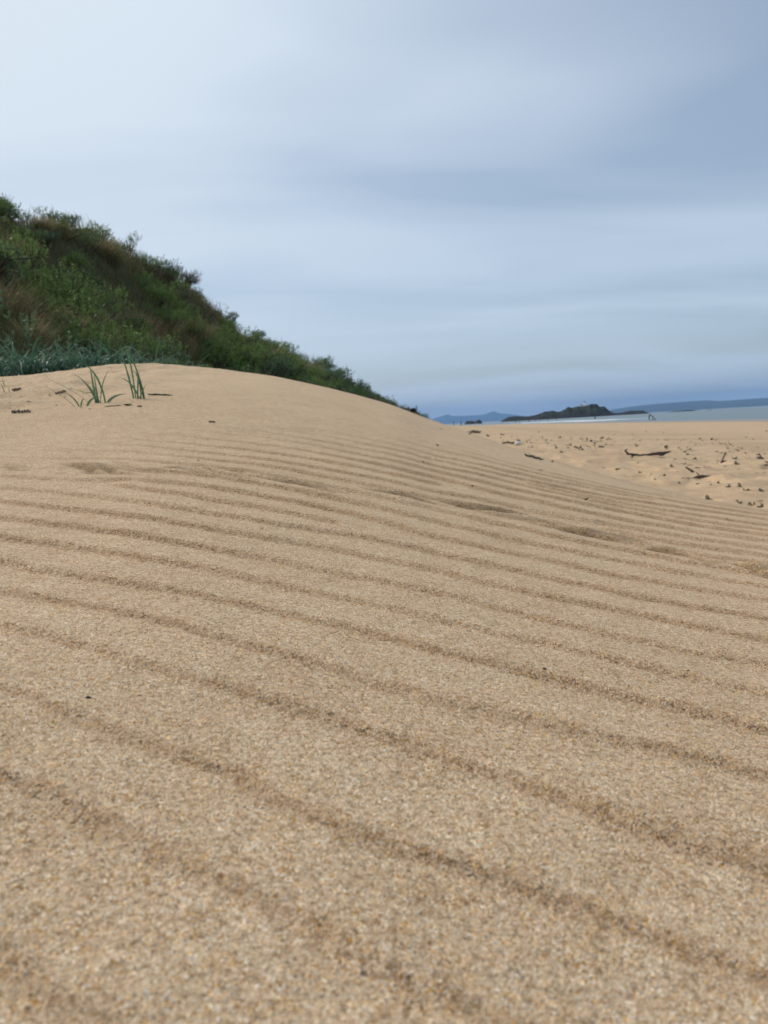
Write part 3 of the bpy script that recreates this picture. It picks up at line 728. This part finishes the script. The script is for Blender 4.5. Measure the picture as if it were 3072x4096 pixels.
def strand(px, py, length, ang, r, label, m=M_DRY, name='dry_stem', cat='stem', knob=False, lift=.0, bend=.15, n=12):
    P, D = on(px, py); k = D/FPX; L_ = length*k; rr = r*k
    tt = np.linspace(-.5, .5, n); a = R(ang)
    x = L_*tt*math.cos(a); z = L_*(tt+.5)*abs(math.sin(a))+rr*.7+lift*k; y = L_*bend*np.sin(tt*5)*.5
    x = x+L_*bend*.3*np.cos(tt*7)
    gy = P[1]+y; gx = P[0]+x
    if abs(ang) < 25 or abs(ang) > 155:
        g = full(gx, gy)+Z0-P[2]; z = g+rr*.6+np.abs(np.sin(tt*9))*rr*.8
    rad = rr*np.interp(tt, [-.5, -.3, .3, .5], [.7, 1, .8, .35])
    if knob: rad = rad*(1+.8*np.sin(np.arange(n)*2.1))
    mb = MB(); mb.tube(np.stack([x, y, z], -1), np.maximum(rad, rr*.2), 7, noise=.18)
    o = mb.build(name, m); o.location = P; tag(o, label, cat); return o
strand(90,1652,66,3,5,'knobbly dark seaweed strand on the sand at the left edge',M_WEED,'seaweed_strand','seaweed',True,n=22)
strand(455,1626,60,4,2.2,'thin brown stem lying flat below the leaning grass tuft')
strand(560,1628,18,20,3,'short brown stem bit right of the green leaf clump')
strand(645,1582,92,8,3.2,'single green leaf blade lying right of the upright grass tuft',M_TUFT,'fallen_leaf','leaf')
strand(245,1572,40,12,4,'curled brown stem scrap among the tufts on the crest',M_WEED)
strand(70,1563,32,5,5,'dark curled weed scrap near the left edge below the lyme grass',M_WEED,'seaweed_scrap','seaweed')
strand(850,1690,26,3,3,'small dark weed scrap on the smooth shoulder of the dune',M_WEED,'seaweed_scrap','seaweed')
strand(2060,1740,5,60,1,'thin stem', M_DRY) if False else None

# fragments: shared protos
def frag_proto(seed, m):
    random.seed(seed); rs = np.random.default_rng(seed); mb = MB()
    for k in range(rs.integers(2, 5)):
        n = 8; tt = np.linspace(0, 1, n); a = rs.uniform(0, 6.28); c0 = rs.normal(0, .25, 2)
        x = c0[0]+rs.uniform(.5, 1.1)*(tt-.5)*math.cos(a)+.15*np.sin(tt*rs.uniform(3, 8)); y = c0[1]+rs.uniform(.5, 1.1)*(tt-.5)*math.sin(a)+.15*np.cos(tt*rs.uniform(3, 8))
        z = .08+np.abs(np.sin(tt*np.pi*rs.uniform(.6, 1.6)))*rs.uniform(.15, .6)*(k != 1)
        mb.tube(np.stack([x, y, z], -1), rs.uniform(.07, .16)*np.interp(tt, [0, .2, .8, 1], [.5, 1, .9, .25]), 6, noise=.25)
    mb.ball((0, 0, .1), (rs.uniform(.15, .35), rs.uniform(.15, .3), rs.uniform(.12, .25)), 5, noise=.3)
    return mb.build('seaweed_scrap', m)
fpro = [frag_proto(i, M_WEED) for i in range(4)]+[frag_proto(10, M_GREENW), frag_proto(11, M_WOOD), frag_proto(12, M_DRY)]
random.seed(99); fu = set()
def frag(px, py, size, label, group=None, which=None, zs=1., rz=None, name=None):
    h = on(px, py)
    if h is None: return
    P, D = h; s = size*D/FPX*.58
    w = which if which is not None else random.choice([0, 0, 1, 1, 2, 2, 3, 3, 4, 5, 6]); pr = fpro[w]
    if id(pr) in fu: o = pr.copy(); COL.objects.link(o)
    else: fu.add(id(pr)); o = pr
    if name: o.name = name
    o.location = P-np.array([0, 0, .05*s]); o.rotation_euler = (0, 0, rz if rz is not None else random.uniform(0, 6.28)); o.scale = (s, s, s*zs)
    tag(o, label, 'seaweed', group); return o
named = [(2830,1998,34,'round dark seaweed clump at the foot of the dune',0,1.2),(2955,2012,36,'dark seaweed bit left of the hooked one near the right edge',1,.8),(3003,2022,30,'hooked grey seaweed bit near the right edge',2,1.3),
  (3045,2028,46,'long dark seaweed bit at the right edge below the beach',3,.8),(3040,2004,26,'flat dark scrap just above the long bit at the right edge',1,.5),(2915,1948,34,'dark double seaweed bit right of the driftwood pair',3,.9),
  (2962,1948,24,'upright brown twig scrap on the beach right side',5,2.),(2988,1962,30,'curved dark scrap on the beach near the right edge',2,.8),(3042,1965,22,'small pointed dark scrap near the right edge',0,1.2),
  (2875,1932,22,'grey green scrap right of the driftwood pair',4,.9),(2845,1940,18,'small grey scrap under the driftwood pair',2,.7),(2685,1867,22,'little dark fin shaped scrap above the driftwood pair',0,1.1),
  (2470,1878,34,'flat green weed strand at the dune foot',4,.4),(2560,1890,20,'small dark scrap left of four scattered bits',1,.7),(2660,1903,22,'green grey scrap in the middle of the debris',4,.7),(2620,1918,16,'tiny dark scrap at the dune foot middle',0,.7),
  (2715,1933,18,'green scrap left of the driftwood pair foot',4,.6),(2790,1937,16,'pale green scrap below the driftwood pair',4,.6),(2545,1785,22,'dark scrap above the left end of the long driftwood',1,1.1),(2665,1793,20,'upright dark green scrap above the long driftwood',4,1.4),
  (2845,1760,22,'brown upright scrap on the mid beach',5,1.2),(3040,1835,50,'heap of arched brown weed stems at the right edge',3,1.1),(3060,1862,44,'tangled weed heap just below the arched stems at the right edge',1,.8),(2945,1858,24,'dark scrap right of the forked stick',0,1.1),
  (2940,1835,24,'thin twiggy scrap beside the forked stick',2,1.),(2950,1803,26,'long grey scrap above the forked stick',3,.6),(2755,1820,24,'brown crumb pile right of the long driftwood',5,.9),(2780,1837,26,'dark scrap between long driftwood and forked stick',0,.7),
  (2870,1845,18,'small scrap left of the forked stick base',2,.6),(2400,1790,46,'long dark weed scrap in the middle of the beach debris',3,.5),(2275,1782,36,'flat brown weed scrap left of the middle debris',1,.5),
  (2010,1740,34,'dark weed scrap where the dune edge meets the beach',3,.6),(2245,1810,1+20,'grey weed lump on the dune foot edge',0,.8),(2125,1790,22,'dark weed crumb by the white shell',1,.8),(1955,1745,30,'brown weed tuft at the dune edge',5,.9),
  (1878,1737,1+24,'dark weed streak on the far dune edge',0,.5),(1763,1716,14,'small dark crumb high on the dune edge',1,.8),(2210,1848,20,'dark knot of weed just above the ripples',0,.9)]
for (a, b_, s, lb, w, zs) in named: frag(a, b_, s, lb, None, w, zs)
strand(2140,1835,78,-12,5,'long flat dark weed strand on the dune foot',M_WEED,'seaweed_strand','seaweed',n=16)
strand(1900,1733,60,-20,6,'dark weed strand draped over the far dune edge',M_WEED,'seaweed_strand','seaweed',n=16)
strand(2040,1775,60,-12,4,'dark weed strand left of the white shell on the dune foot',M_WEED,'seaweed_strand','seaweed',n=16)
zones = [((1960,1745),(2440,1745),(2480,1800),(2080,1790),100,'small dark weed scrap in the dense scatter at the far left of the beach','weed scraps scattered at the far left of the beach',(7,22)),
         ((2440,1755),(3072,1755),(3072,1800),(2440,1800),75,'tiny dark weed scrap on the mid beach beyond the long driftwood','weed scraps beyond the long driftwood',(6,18)),
         ((2700,1805),(3072,1805),(3072,1900),(2700,1870),50,'small dark weed scrap around the forked stick','weed scraps around the forked stick',(7,20)),
         ((2330,1830),(2700,1850),(2900,1950),(2560,1910),20,'tiny grey green scrap along the foot of the dune','weed scraps along the dune foot',(6,14)),
         ((2150,1700),(3072,1690),(3072,1745),(2000,1735),24,'faint dark crumb on the damp band of the beach','crumbs on the damp band of the beach',(5,12))]
for (A, B, C_, D_, n, lb, gr, (s0, s1)) in zones:
    for i in range(n):
        u_, v_ = random.random(), random.random()
        if i and random.random() < .55: px, py = px+random.gauss(0, 26), py+random.gauss(0, 5)
        else: px = (A[0]*(1-u_)+B[0]*u_)*(1-v_)+(D_[0]*(1-u_)+C_[0]*u_)*v_; py = (A[1]*(1-u_)+B[1]*u_)*(1-v_)+(D_[1]*(1-u_)+C_[1]*u_)*v_
        frag(px, py, random.uniform(s0, s1)*random.uniform(.7, 1), lb, gr, zs=random.uniform(.4, 1))
# crumbs on the shoulder around the tufts
for i in range(26):
    frag(random.uniform(20, 620), random.uniform(1530, 1640), random.uniform(6, 13), 'tiny dark crumb on the sand around the grass tufts', 'crumbs around the grass tufts', zs=.6)
for (a, b_, s, lb) in [(2178,2677,17,'black fleck on the foreground sand at right of centre'),(352,2792,22,'dark brown fleck on the foreground sand at the left'),(1890,1944,12,'dark speck among the ripples left of the two leaved seedling'),
                       (793,1842,9,'dark speck on the ripples above the animal track'),(1693,1848,9,'tiny speck on the far ripples below the dune edge'),(1048,2114,9,'dark speck in a ripple trough near the centre'),(2753,2683,9,'black speck on the sand near the right edge')]:
    P, D = on(a, b_); s_ = s*D/FPX; mb = MB(); mb.ball((0, 0, 0), (s_*.5, s_*.22, s_*.2), 6, noise=.25)
    o = mb.build('dark_fleck', M_BLACK); o.location = P+np.array([0, 0, s_*.08]); o.rotation_euler = (0, 0, random.uniform(-.4, .4)); tag(o, lb, 'fleck')
# white shell among the weed
P, D = on(2071, 1780); k = D/FPX; mb = MB(); mb.ball((0, 0, 6*k), (13*k, 9*k, 9*k), 8, noise=.12); mb.ball((12*k, 0, 4*k), (6*k, 4*k, 4*k), 6, noise=.1)
o = mb.build('white_shell', M_SHELL); o.location = P; tag(o, 'bright white shell among dark weed at the dune foot', 'shell')
# driftwood
def drift(px, py, pieces, label, name='driftwood'):
    P, D = on(px, py); k = D/FPX; t = empty(name, P); tag(t, label, 'driftwood')
    for (nm, pts, r) in pieces:
        pts = np.array(pts, float); pts = np.stack([pts[:, 0]*k, (pts[:, 2] if pts.shape[1] > 2 else 0*pts[:, 0])*k, -pts[:, 1]*k], -1)
        tt = np.linspace(0, 1, len(pts)); q = np.linspace(0, 1, 18)
        C_ = np.stack([np.interp(q, tt, pts[:, i]) for i in range(3)], -1)+rng.normal(0, .6*k, (18, 3))
        rad = np.interp(q, np.linspace(0, 1, len(r)), r)*k*.68
        mb = MB(); mb.tube(C_, rad, 9, noise=.14); mb.build(nm, M_WOOD, t)
    return t
drift(2590, 1822, [('log', [(-78,-10,10),(-50,-6),(-20,-3),(20,-6),(50,-7),(86,-10)] if False else [(-78,-12,4),(-50,-5,0),(-20,-2,0),(20,-5,0),(50,-6,-2),(86,-10,-4)], [5,7,5,6,9,8,4]),
                   ('root', [(-70,-10,0),(-84,-22,2),(-76,-28,4)], [5,5,3]), ('branch', [(-55,-3,0),(-62,3,-6),(-72,6,-10)], [5,4,2]), ('branch', [(30,-5,0),(50,2,-8),(62,-2,-12)], [6,5,3])],
      'long dark driftwood log lying across the mid beach')
drift(2893, 1850, [('stick', [(-8,0,0),(-2,-12,0),(6,-25,2),(10,-36,2)], [6,4,4,5]), ('fork', [(-8,-2,0),(8,-5,4),(16,-4,6)], [5,4,2])], 'short forked stick standing up from the beach', 'forked_stick')
drift(2765, 1888, [('stick', [(-20,-18,0),(0,-5,0),(14,6,0)], [4,6,5])], 'thick slanted driftwood stick, upper of the pair', 'driftwood_stick')
drift(2808, 1910, [('stick', [(-24,-3,0),(0,-4,0),(18,-2,0),(30,-5,0)], [6,8,6,2]), ('twig', [(-10,-6,0),(-20,-20,2)], [3,2]), ('twig', [(-22,-2,0),(-40,2,0)], [3,1])], 'dark driftwood knot with twigs, lower of the pair', 'driftwood_stick')

# ------------------------------------------------------------------ sign and post by the far dune end
def build_sign():
    d = ray(1652, 1640); k = 88/d[1]; x, y = d[0]*k, d[1]*k; zt = d[2]*k+Z0
    g = float(coarse(np.array([x]), np.array([y]))[0])+Z0
    v = float(-ucoord(np.array([x]), np.array([y]))[0]); 
    if v > -.5: g = max(g, float(hillz(np.array([y]), np.array([v]))[0])+Z0)
    px = 88/FPX
    t = empty('notice_board', (x, y, g)); tag(t, 'dark notice board between posts at the far end of the dune', 'notice board')
    top = zt-g
    mb = MB(); mb.box((0, 0, top-1*px), (22*px, .08, 15*px)); mb.build('board', M_BLACK, t, False)
    for xx in (-9*px, 8*px):
        mb = MB(); mb.box((xx, .09, (top-6*px)/2), (.07, .07, top-6*px+.1)); mb.build('post', M_WOOD, t, False)
    t = None
    d = ray(1667, 1640); k = 87.7/d[1]; x2 = d[0]*k
    mb = MB(); mb.box((0, 0, (top+14*px)/2), (.09, .09, top+14*px)); mb.box((0, 0, top+14*px+.03), (.14, .14, .05))
    o = mb.build('marker_post', M_DRY, None, False); o.location = (x2, 87.7, g); tag(o, 'thin tall post standing right of the dark notice board', 'post')
build_sign()
for i, (a, b_, s) in enumerate([(1552,1612,.55),(1580,1622,.5),(1605,1630,.65),(1622,1636,.55)]):
    d = ray(a, b_); q = 95+i*4; k = q/d[1]; x = d[0]*k; z = d[2]*k+Z0
    o = dup(protos['dark'][i % 2], (x, q, z-.9*s), (0, 0, i*2.1), (s*.9, s*.9, s*1.0))
    tag(o, ['dark low bush just past the end of the ridge', 'second dark bush from the ridge end towards the notice board', 'wider dark bush left of the notice board', 'low bush nearest the notice board'][i], 'bush')
    o.name = 'bush'

# ------------------------------------------------------------------ people
M_SKIN = plain('skin', (.5,.33,.24), .6, (.46,.3,.22)); M_HAIR = plain('hair', (.04,.03,.02))
def cloth(n, c): return plain(n, c, .9, tuple(x*.8 for x in c), 6)
def skin_body(name, joints, edges, rad, m, parent=None):
    me = bpy.data.meshes.new(name); me.from_pydata(joints, edges, []); o = bpy.data.objects.new(name, me); COL.objects.link(o)
    o.modifiers.new('s', 'SKIN'); sv = me.skin_vertices[0].data
    for v_, r in zip(sv, rad): v_.radius = r if isinstance(r, tuple) else (r, r)
    sv[0].use_root = True
    sub = o.modifiers.new('u', 'SUBSURF'); sub.levels = 1; sub.render_levels = 1
    dg = bpy.context.evaluated_depsgraph_get(); ev = o.evaluated_get(dg); m2 = bpy.data.meshes.new_from_object(ev)
    bpy.data.objects.remove(o)
    m2.name = name; m2.materials.clear(); m2.materials.append(m); m2.polygons.foreach_set('use_smooth', [True]*len(m2.polygons))
    o = bpy.data.objects.new(name, m2); COL.objects.link(o)
    if parent: o.parent = parent
    return o
def person(top, leg, lean=0., stride=.2, arm=0.):
    """standing figure facing +x, 1.7 m"""
    t = empty('person', (0, 0, 0))
    L = lean
    def up(x, y, z):      # lean above the hip
        if z <= .9: return (x, y, z)
        h = z-.9; return (x*1.0+h*math.sin(L), y, .9+h*math.cos(L))
    J = [up(0,0,.92), up(0,0,1.1), up(0,0,1.33), up(0,0,1.44), up(.02,0,1.53), up(.03,0,1.63),
         up(0,.17,1.38), up(.02+arm,.22,1.12), up(.12+arm*1.6,.20,.90), up(0,-.17,1.38), up(.02+arm,-.22,1.12), up(.12+arm*1.6,-.20,.90),
         (0,.09,.86), (stride*.6,.10,.48), (stride*.6,.10,.08), (stride*.6+.14,.10,.04), (0,-.09,.86), (-stride*.2,-.10,.48), (-stride*.9,-.10,.08), (-stride*.9+.14,-.10,.04)]
    E_ = [(0,1),(1,2),(2,3),(3,4),(4,5),(2,6),(6,7),(7,8),(2,9),(9,10),(10,11),(0,12),(12,13),(13,14),(14,15),(0,16),(16,17),(17,18),(18,19)]
    rad = [(.15,.11),(.13,.10),(.16,.11),.055,.085,.08,.06,.045,.03,.06,.045,.03,.09,.065,.045,.03,.09,.065,.045,.03]
    skin_body('body', J, E_, rad, M_SKIN, t)
    rt = [(.17,.13),(.15,.12),(.175,.13),.07,.075,.06,.04,.075,.06,.04]
    Jt = [J[0],J[1],J[2],J[6],J[7],J[8],J[8],J[9],J[10],J[11]]
    skin_body('jacket', [J[0],J[1],J[2],J[6],J[7],J[8],J[9],J[10],J[11]], [(0,1),(1,2),(2,3),(3,4),(4,5),(2,6),(6,7),(7,8)], [(.17,.13),(.15,.12),(.18,.13),.078,.062,.045,.078,.062,.045], top, t)
    skin_body('trousers', [J[0],J[12],J[13],J[14],J[16],J[17],J[18]], [(0,1),(1,2),(2,3),(0,4),(4,5),(5,6)], [(.165,.125),.105,.08,.062,.105,.08,.062], leg, t)
    mb = MB(); c = up(.01,0,1.64); mb.ball((c[0]-.02, c[1], c[2]+.03), (.095,.09,.10), 8); mb.build('hair', M_HAIR, t)
    return t
def beach_on(px, py):
    d = ray(px, py); ts = np.geomspace(20, 900, 9000); z = base(ts*d[0], ts*d[1]); i = int(np.argmax(ts*d[2] < np.maximum(z, -Z0)))
    return np.array([ts[i]*d[0], ts[i]*d[1], float(max(z[i], -Z0))+Z0])
navy = cloth('navy_cloth', (.02,.025,.05)); grey = cloth('grey_cloth', (.25,.25,.24)); dk = cloth('dark_cloth', (.03,.03,.035)); khaki = cloth('khaki_cloth', (.28,.24,.18))
P = beach_on(2597, 1681); kd = np.hypot(P[0], P[1])
p1 = person(navy, dk, .35, .15, .3); p1.location = P; p1.rotation_euler = (0, 0, -.1); s = 1.0; p1.scale = (s, s, s)
tag(p1, 'person in dark jacket and dark trousers leaning over a pushchair on the beach', 'person')
Q = P+np.array([.95, -.2, 0]); t = empty('pushchair', Q, -.1); tag(t, 'dark pushchair beside the leaning person near the water', 'pushchair')
mb = MB(); mb.box((0.05, 0, .5), (.5, .42, .08)); mb.box((-.2, 0, .72), (.08, .42, .5)); mb.build('seat', dk, t, False)
mb = MB(); th = np.linspace(.1, 2.2, 9); V = [[(-.22+.36*math.cos(a)*1.0, y, .72+.36*math.sin(a)) for y in (-.22, .22)] for a in th]; V = np.array(V)
mb.add(V.reshape(-1, 3), [[i*2, i*2+1, i*2+3, i*2+2] for i in range(8)]); mb.build('hood', navy, t)
for (x, y) in ((.35, .24), (.35, -.24), (-.25, .26), (-.25, -.26)):
    mb = MB(); th = np.linspace(0, 2*np.pi, 17); mb.tube([(x+.14*math.cos(a), y, .15+.14*math.sin(a)) for a in th], .025, 6); mb.tube([(x, y-.03, .15), (x, y+.03, .15)], [.05, .05], 8); mb.build('wheel', M_BLACK, t)
mb = MB()
for y in (.22, -.22): mb.tube([(.35, y, .15), (0, y, .5), (-.35, y, .85), (-.48, y, .98)], .015, 5); mb.tube([(-.25, y, .15), (.05, y, .5)], .015, 5)
mb.tube([(-.48, -.22, .98), (-.48, .22, .98)], .018, 5); mb.build('frame', grey, t)
red = cloth('red_cloth', (.3,.05,.05)); w1 = person(dk, dk, .05, .3); w2 = person(navy, khaki, .03, .15); w3 = person(red, dk, .05, .25)
wl = [(2063,1686,w1),(2078,1686,w2),(2117,1688,w1),(2142,1687,w3),(2161,1686,w1),(2192,1687,w1),(2226,1685,w2),(2380,1679,w1),(1815,1700,w2),(1845,1702,w1)]
wu = set()
for i, (a, b_, w) in enumerate(wl):
    if b_ < 1695 and a < 2300:
        d = ray(a, b_); dist = 520+random.uniform(-40, 40); x = dist*math.sin(math.atan2(d[0], d[1])); y = dist*math.cos(math.atan2(d[0], d[1]))
        P = np.array([x, y, max(0, float(base(np.array([x]), np.array([y]))[0])+Z0)])
    elif a < 1900:
        d = ray(a, b_); y = 260.; x = y*d[0]/d[1]; P = np.array([x, y, float(base(np.array([x]), np.array([y]))[0])+Z0])
    else: P = beach_on(a, b_)
    r = random.choice([-1.2, 1.4, 0, 3.0])
    if id(w) in wu: o = dup(w, P, (0, 0, r), 1.)
    else: wu.add(id(w)); o = w; o.location = P; o.rotation_euler = (0, 0, r)
    if a < 1900: tag(o, 'tiny dark distant walker just right of where the dune edge meets the horizon', 'person', 'walkers beyond the dune edge')
    elif a == 2380: tag(o, 'tiny walker at the water below the highest part of the island', 'person')
    else: tag(o, 'tiny distant walker on the pale wet sand below the left half of the island', 'person', 'walkers below the island')

# ------------------------------------------------------------------ light, sky, haze, camera
SUN_AZ, SUN_EL = -62., 44.       # degrees, azimuth from +Y towards +X
sd = bpy.data.lights.new('sun', 'SUN'); so = bpy.data.objects.new('sun', sd); COL.objects.link(so)
sd.energy = 2.9; sd.angle = R(1.5); sd.color = (1, .93, .82)
from mathutils import Vector
dirv = Vector((math.sin(R(SUN_AZ))*math.cos(R(SUN_EL)), math.cos(R(SUN_AZ))*math.cos(R(SUN_EL)), math.sin(R(SUN_EL))))
so.rotation_euler = dirv.to_track_quat('Z', 'Y').to_euler()
w = bpy.data.worlds.new('World'); sc.world = w; w.use_nodes = True; nt = w.node_tree; L = nt.links.new
for n in list(nt.nodes): nt.nodes.remove(n)
out = nd(nt, 'ShaderNodeOutputWorld'); bg = nd(nt, 'ShaderNodeBackground'); bg.inputs[1].default_value = .1; L(bg.outputs[0], out.inputs[0])
skyt = nd(nt, 'ShaderNodeTexSky'); skyt.sky_type = 'NISHITA'; skyt.sun_disc = False; skyt.sun_elevation = R(SUN_EL); skyt.sun_rotation = R(SUN_AZ); skyt.air_density = 1.; skyt.dust_density = 1.2; skyt.ozone_density = 1.5
tc = nd(nt, 'ShaderNodeTexCoord'); sx = nd(nt, 'ShaderNodeSeparateXYZ'); L(tc.outputs['Generated'], sx.inputs[0])
zz = mth(nt, 'ADD', mth(nt, 'MAXIMUM', sx.outputs[2], 0.), .16)
cx = mth(nt, 'DIVIDE', sx.outputs[0], zz); cy = mth(nt, 'DIVIDE', sx.outputs[1], zz)
cb = nd(nt, 'ShaderNodeCombineXYZ'); L(cx, cb.inputs[0]); L(cy, cb.inputs[1])
mp = nd(nt, 'ShaderNodeMapping'); L(cb.outputs[0], mp.inputs[0]); mp.inputs['Rotation'].default_value = (0, 0, R(-15)); mp.inputs['Scale'].default_value = (.55, 1.25, 1); mp.inputs['Location'].default_value = (6.2, 3.9, 0)
n1 = nd(nt, 'ShaderNodeTexNoise', i_Scale=1.15, i_Detail=3., i_Roughness=.42, i_Distortion=.4); L(mp.outputs[0], n1.inputs['Vector'])
cl = ramp(nt, n1.outputs[0], [(.38, (0,0,0)), (.60, (1,1,1))]).outputs[0]
dt = nd(nt, 'ShaderNodeVectorMath', operation='DOT_PRODUCT'); L(tc.outputs['Generated'], dt.inputs[0]); dt.inputs[1].default_value = tuple(dirv)
gl = mth(nt, 'POWER', mth(nt, 'MAXIMUM', dt.outputs['Value'], 0.), 2.5)
cloudc = mix(nt, gl, (6.4, 7.45, 8.6), (7.5, 8.3, 8.95))
cov = mth(nt, 'ADD', mth(nt, 'MULTIPLY', cl, .36), mth(nt, 'MULTIPLY', gl, .75), clamp=True); cov = mth(nt, 'ADD', cov, .30, clamp=True)
L(mix(nt, cov, skyt.outputs[0], cloudc), bg.inputs[0])

def build_haze():
    m = bpy.data.materials.new('haze_air'); m.use_nodes = True; nt = m.node_tree
    for n in list(nt.nodes): nt.nodes.remove(n)
    out = nd(nt, 'ShaderNodeOutputMaterial'); v = nd(nt, 'ShaderNodeVolumePrincipled'); v.inputs['Density'].default_value = 6e-5; v.inputs['Color'].default_value = (.30, .56, .98, 1); v.inputs['Anisotropy'].default_value = 0.
    nt.links.new(v.outputs[0], out.inputs['Volume'])
    mb = MB(); mb.box((0, 0, 245-5), (52000, 52000, 510)); o = mb.build('haze', m, None, False); tag(o, 'thin blue haze filling the air over beach and sea', 'haze', kind='stuff')
build_haze()

cam = bpy.data.cameras.new('camera'); co = bpy.data.objects.new('camera', cam); COL.objects.link(co); sc.camera = co
from mathutils import Matrix
Mx = Matrix(((CR[0], CU[0], -FW[0], 0), (CR[1], CU[1], -FW[1], 0), (CR[2], CU[2], -FW[2], Z0), (0, 0, 0, 1)))
co.matrix_world = Mx
cam.sensor_fit = 'VERTICAL'; cam.sensor_height = 34.6; cam.lens = 34.6*FPX/4096
cam.clip_start = .01; cam.clip_end = 120000
cam.dof.use_dof = True; cam.dof.focus_distance = .8; cam.dof.aperture_fstop = 26/1.7; 
vs = sc.view_settings; vs.view_transform = 'Standard'; vs.look = 'None'; vs.gamma = 1; vs.exposure = .07
sc.cycles.max_bounces = 6; sc.cycles.volume_bounces = 0
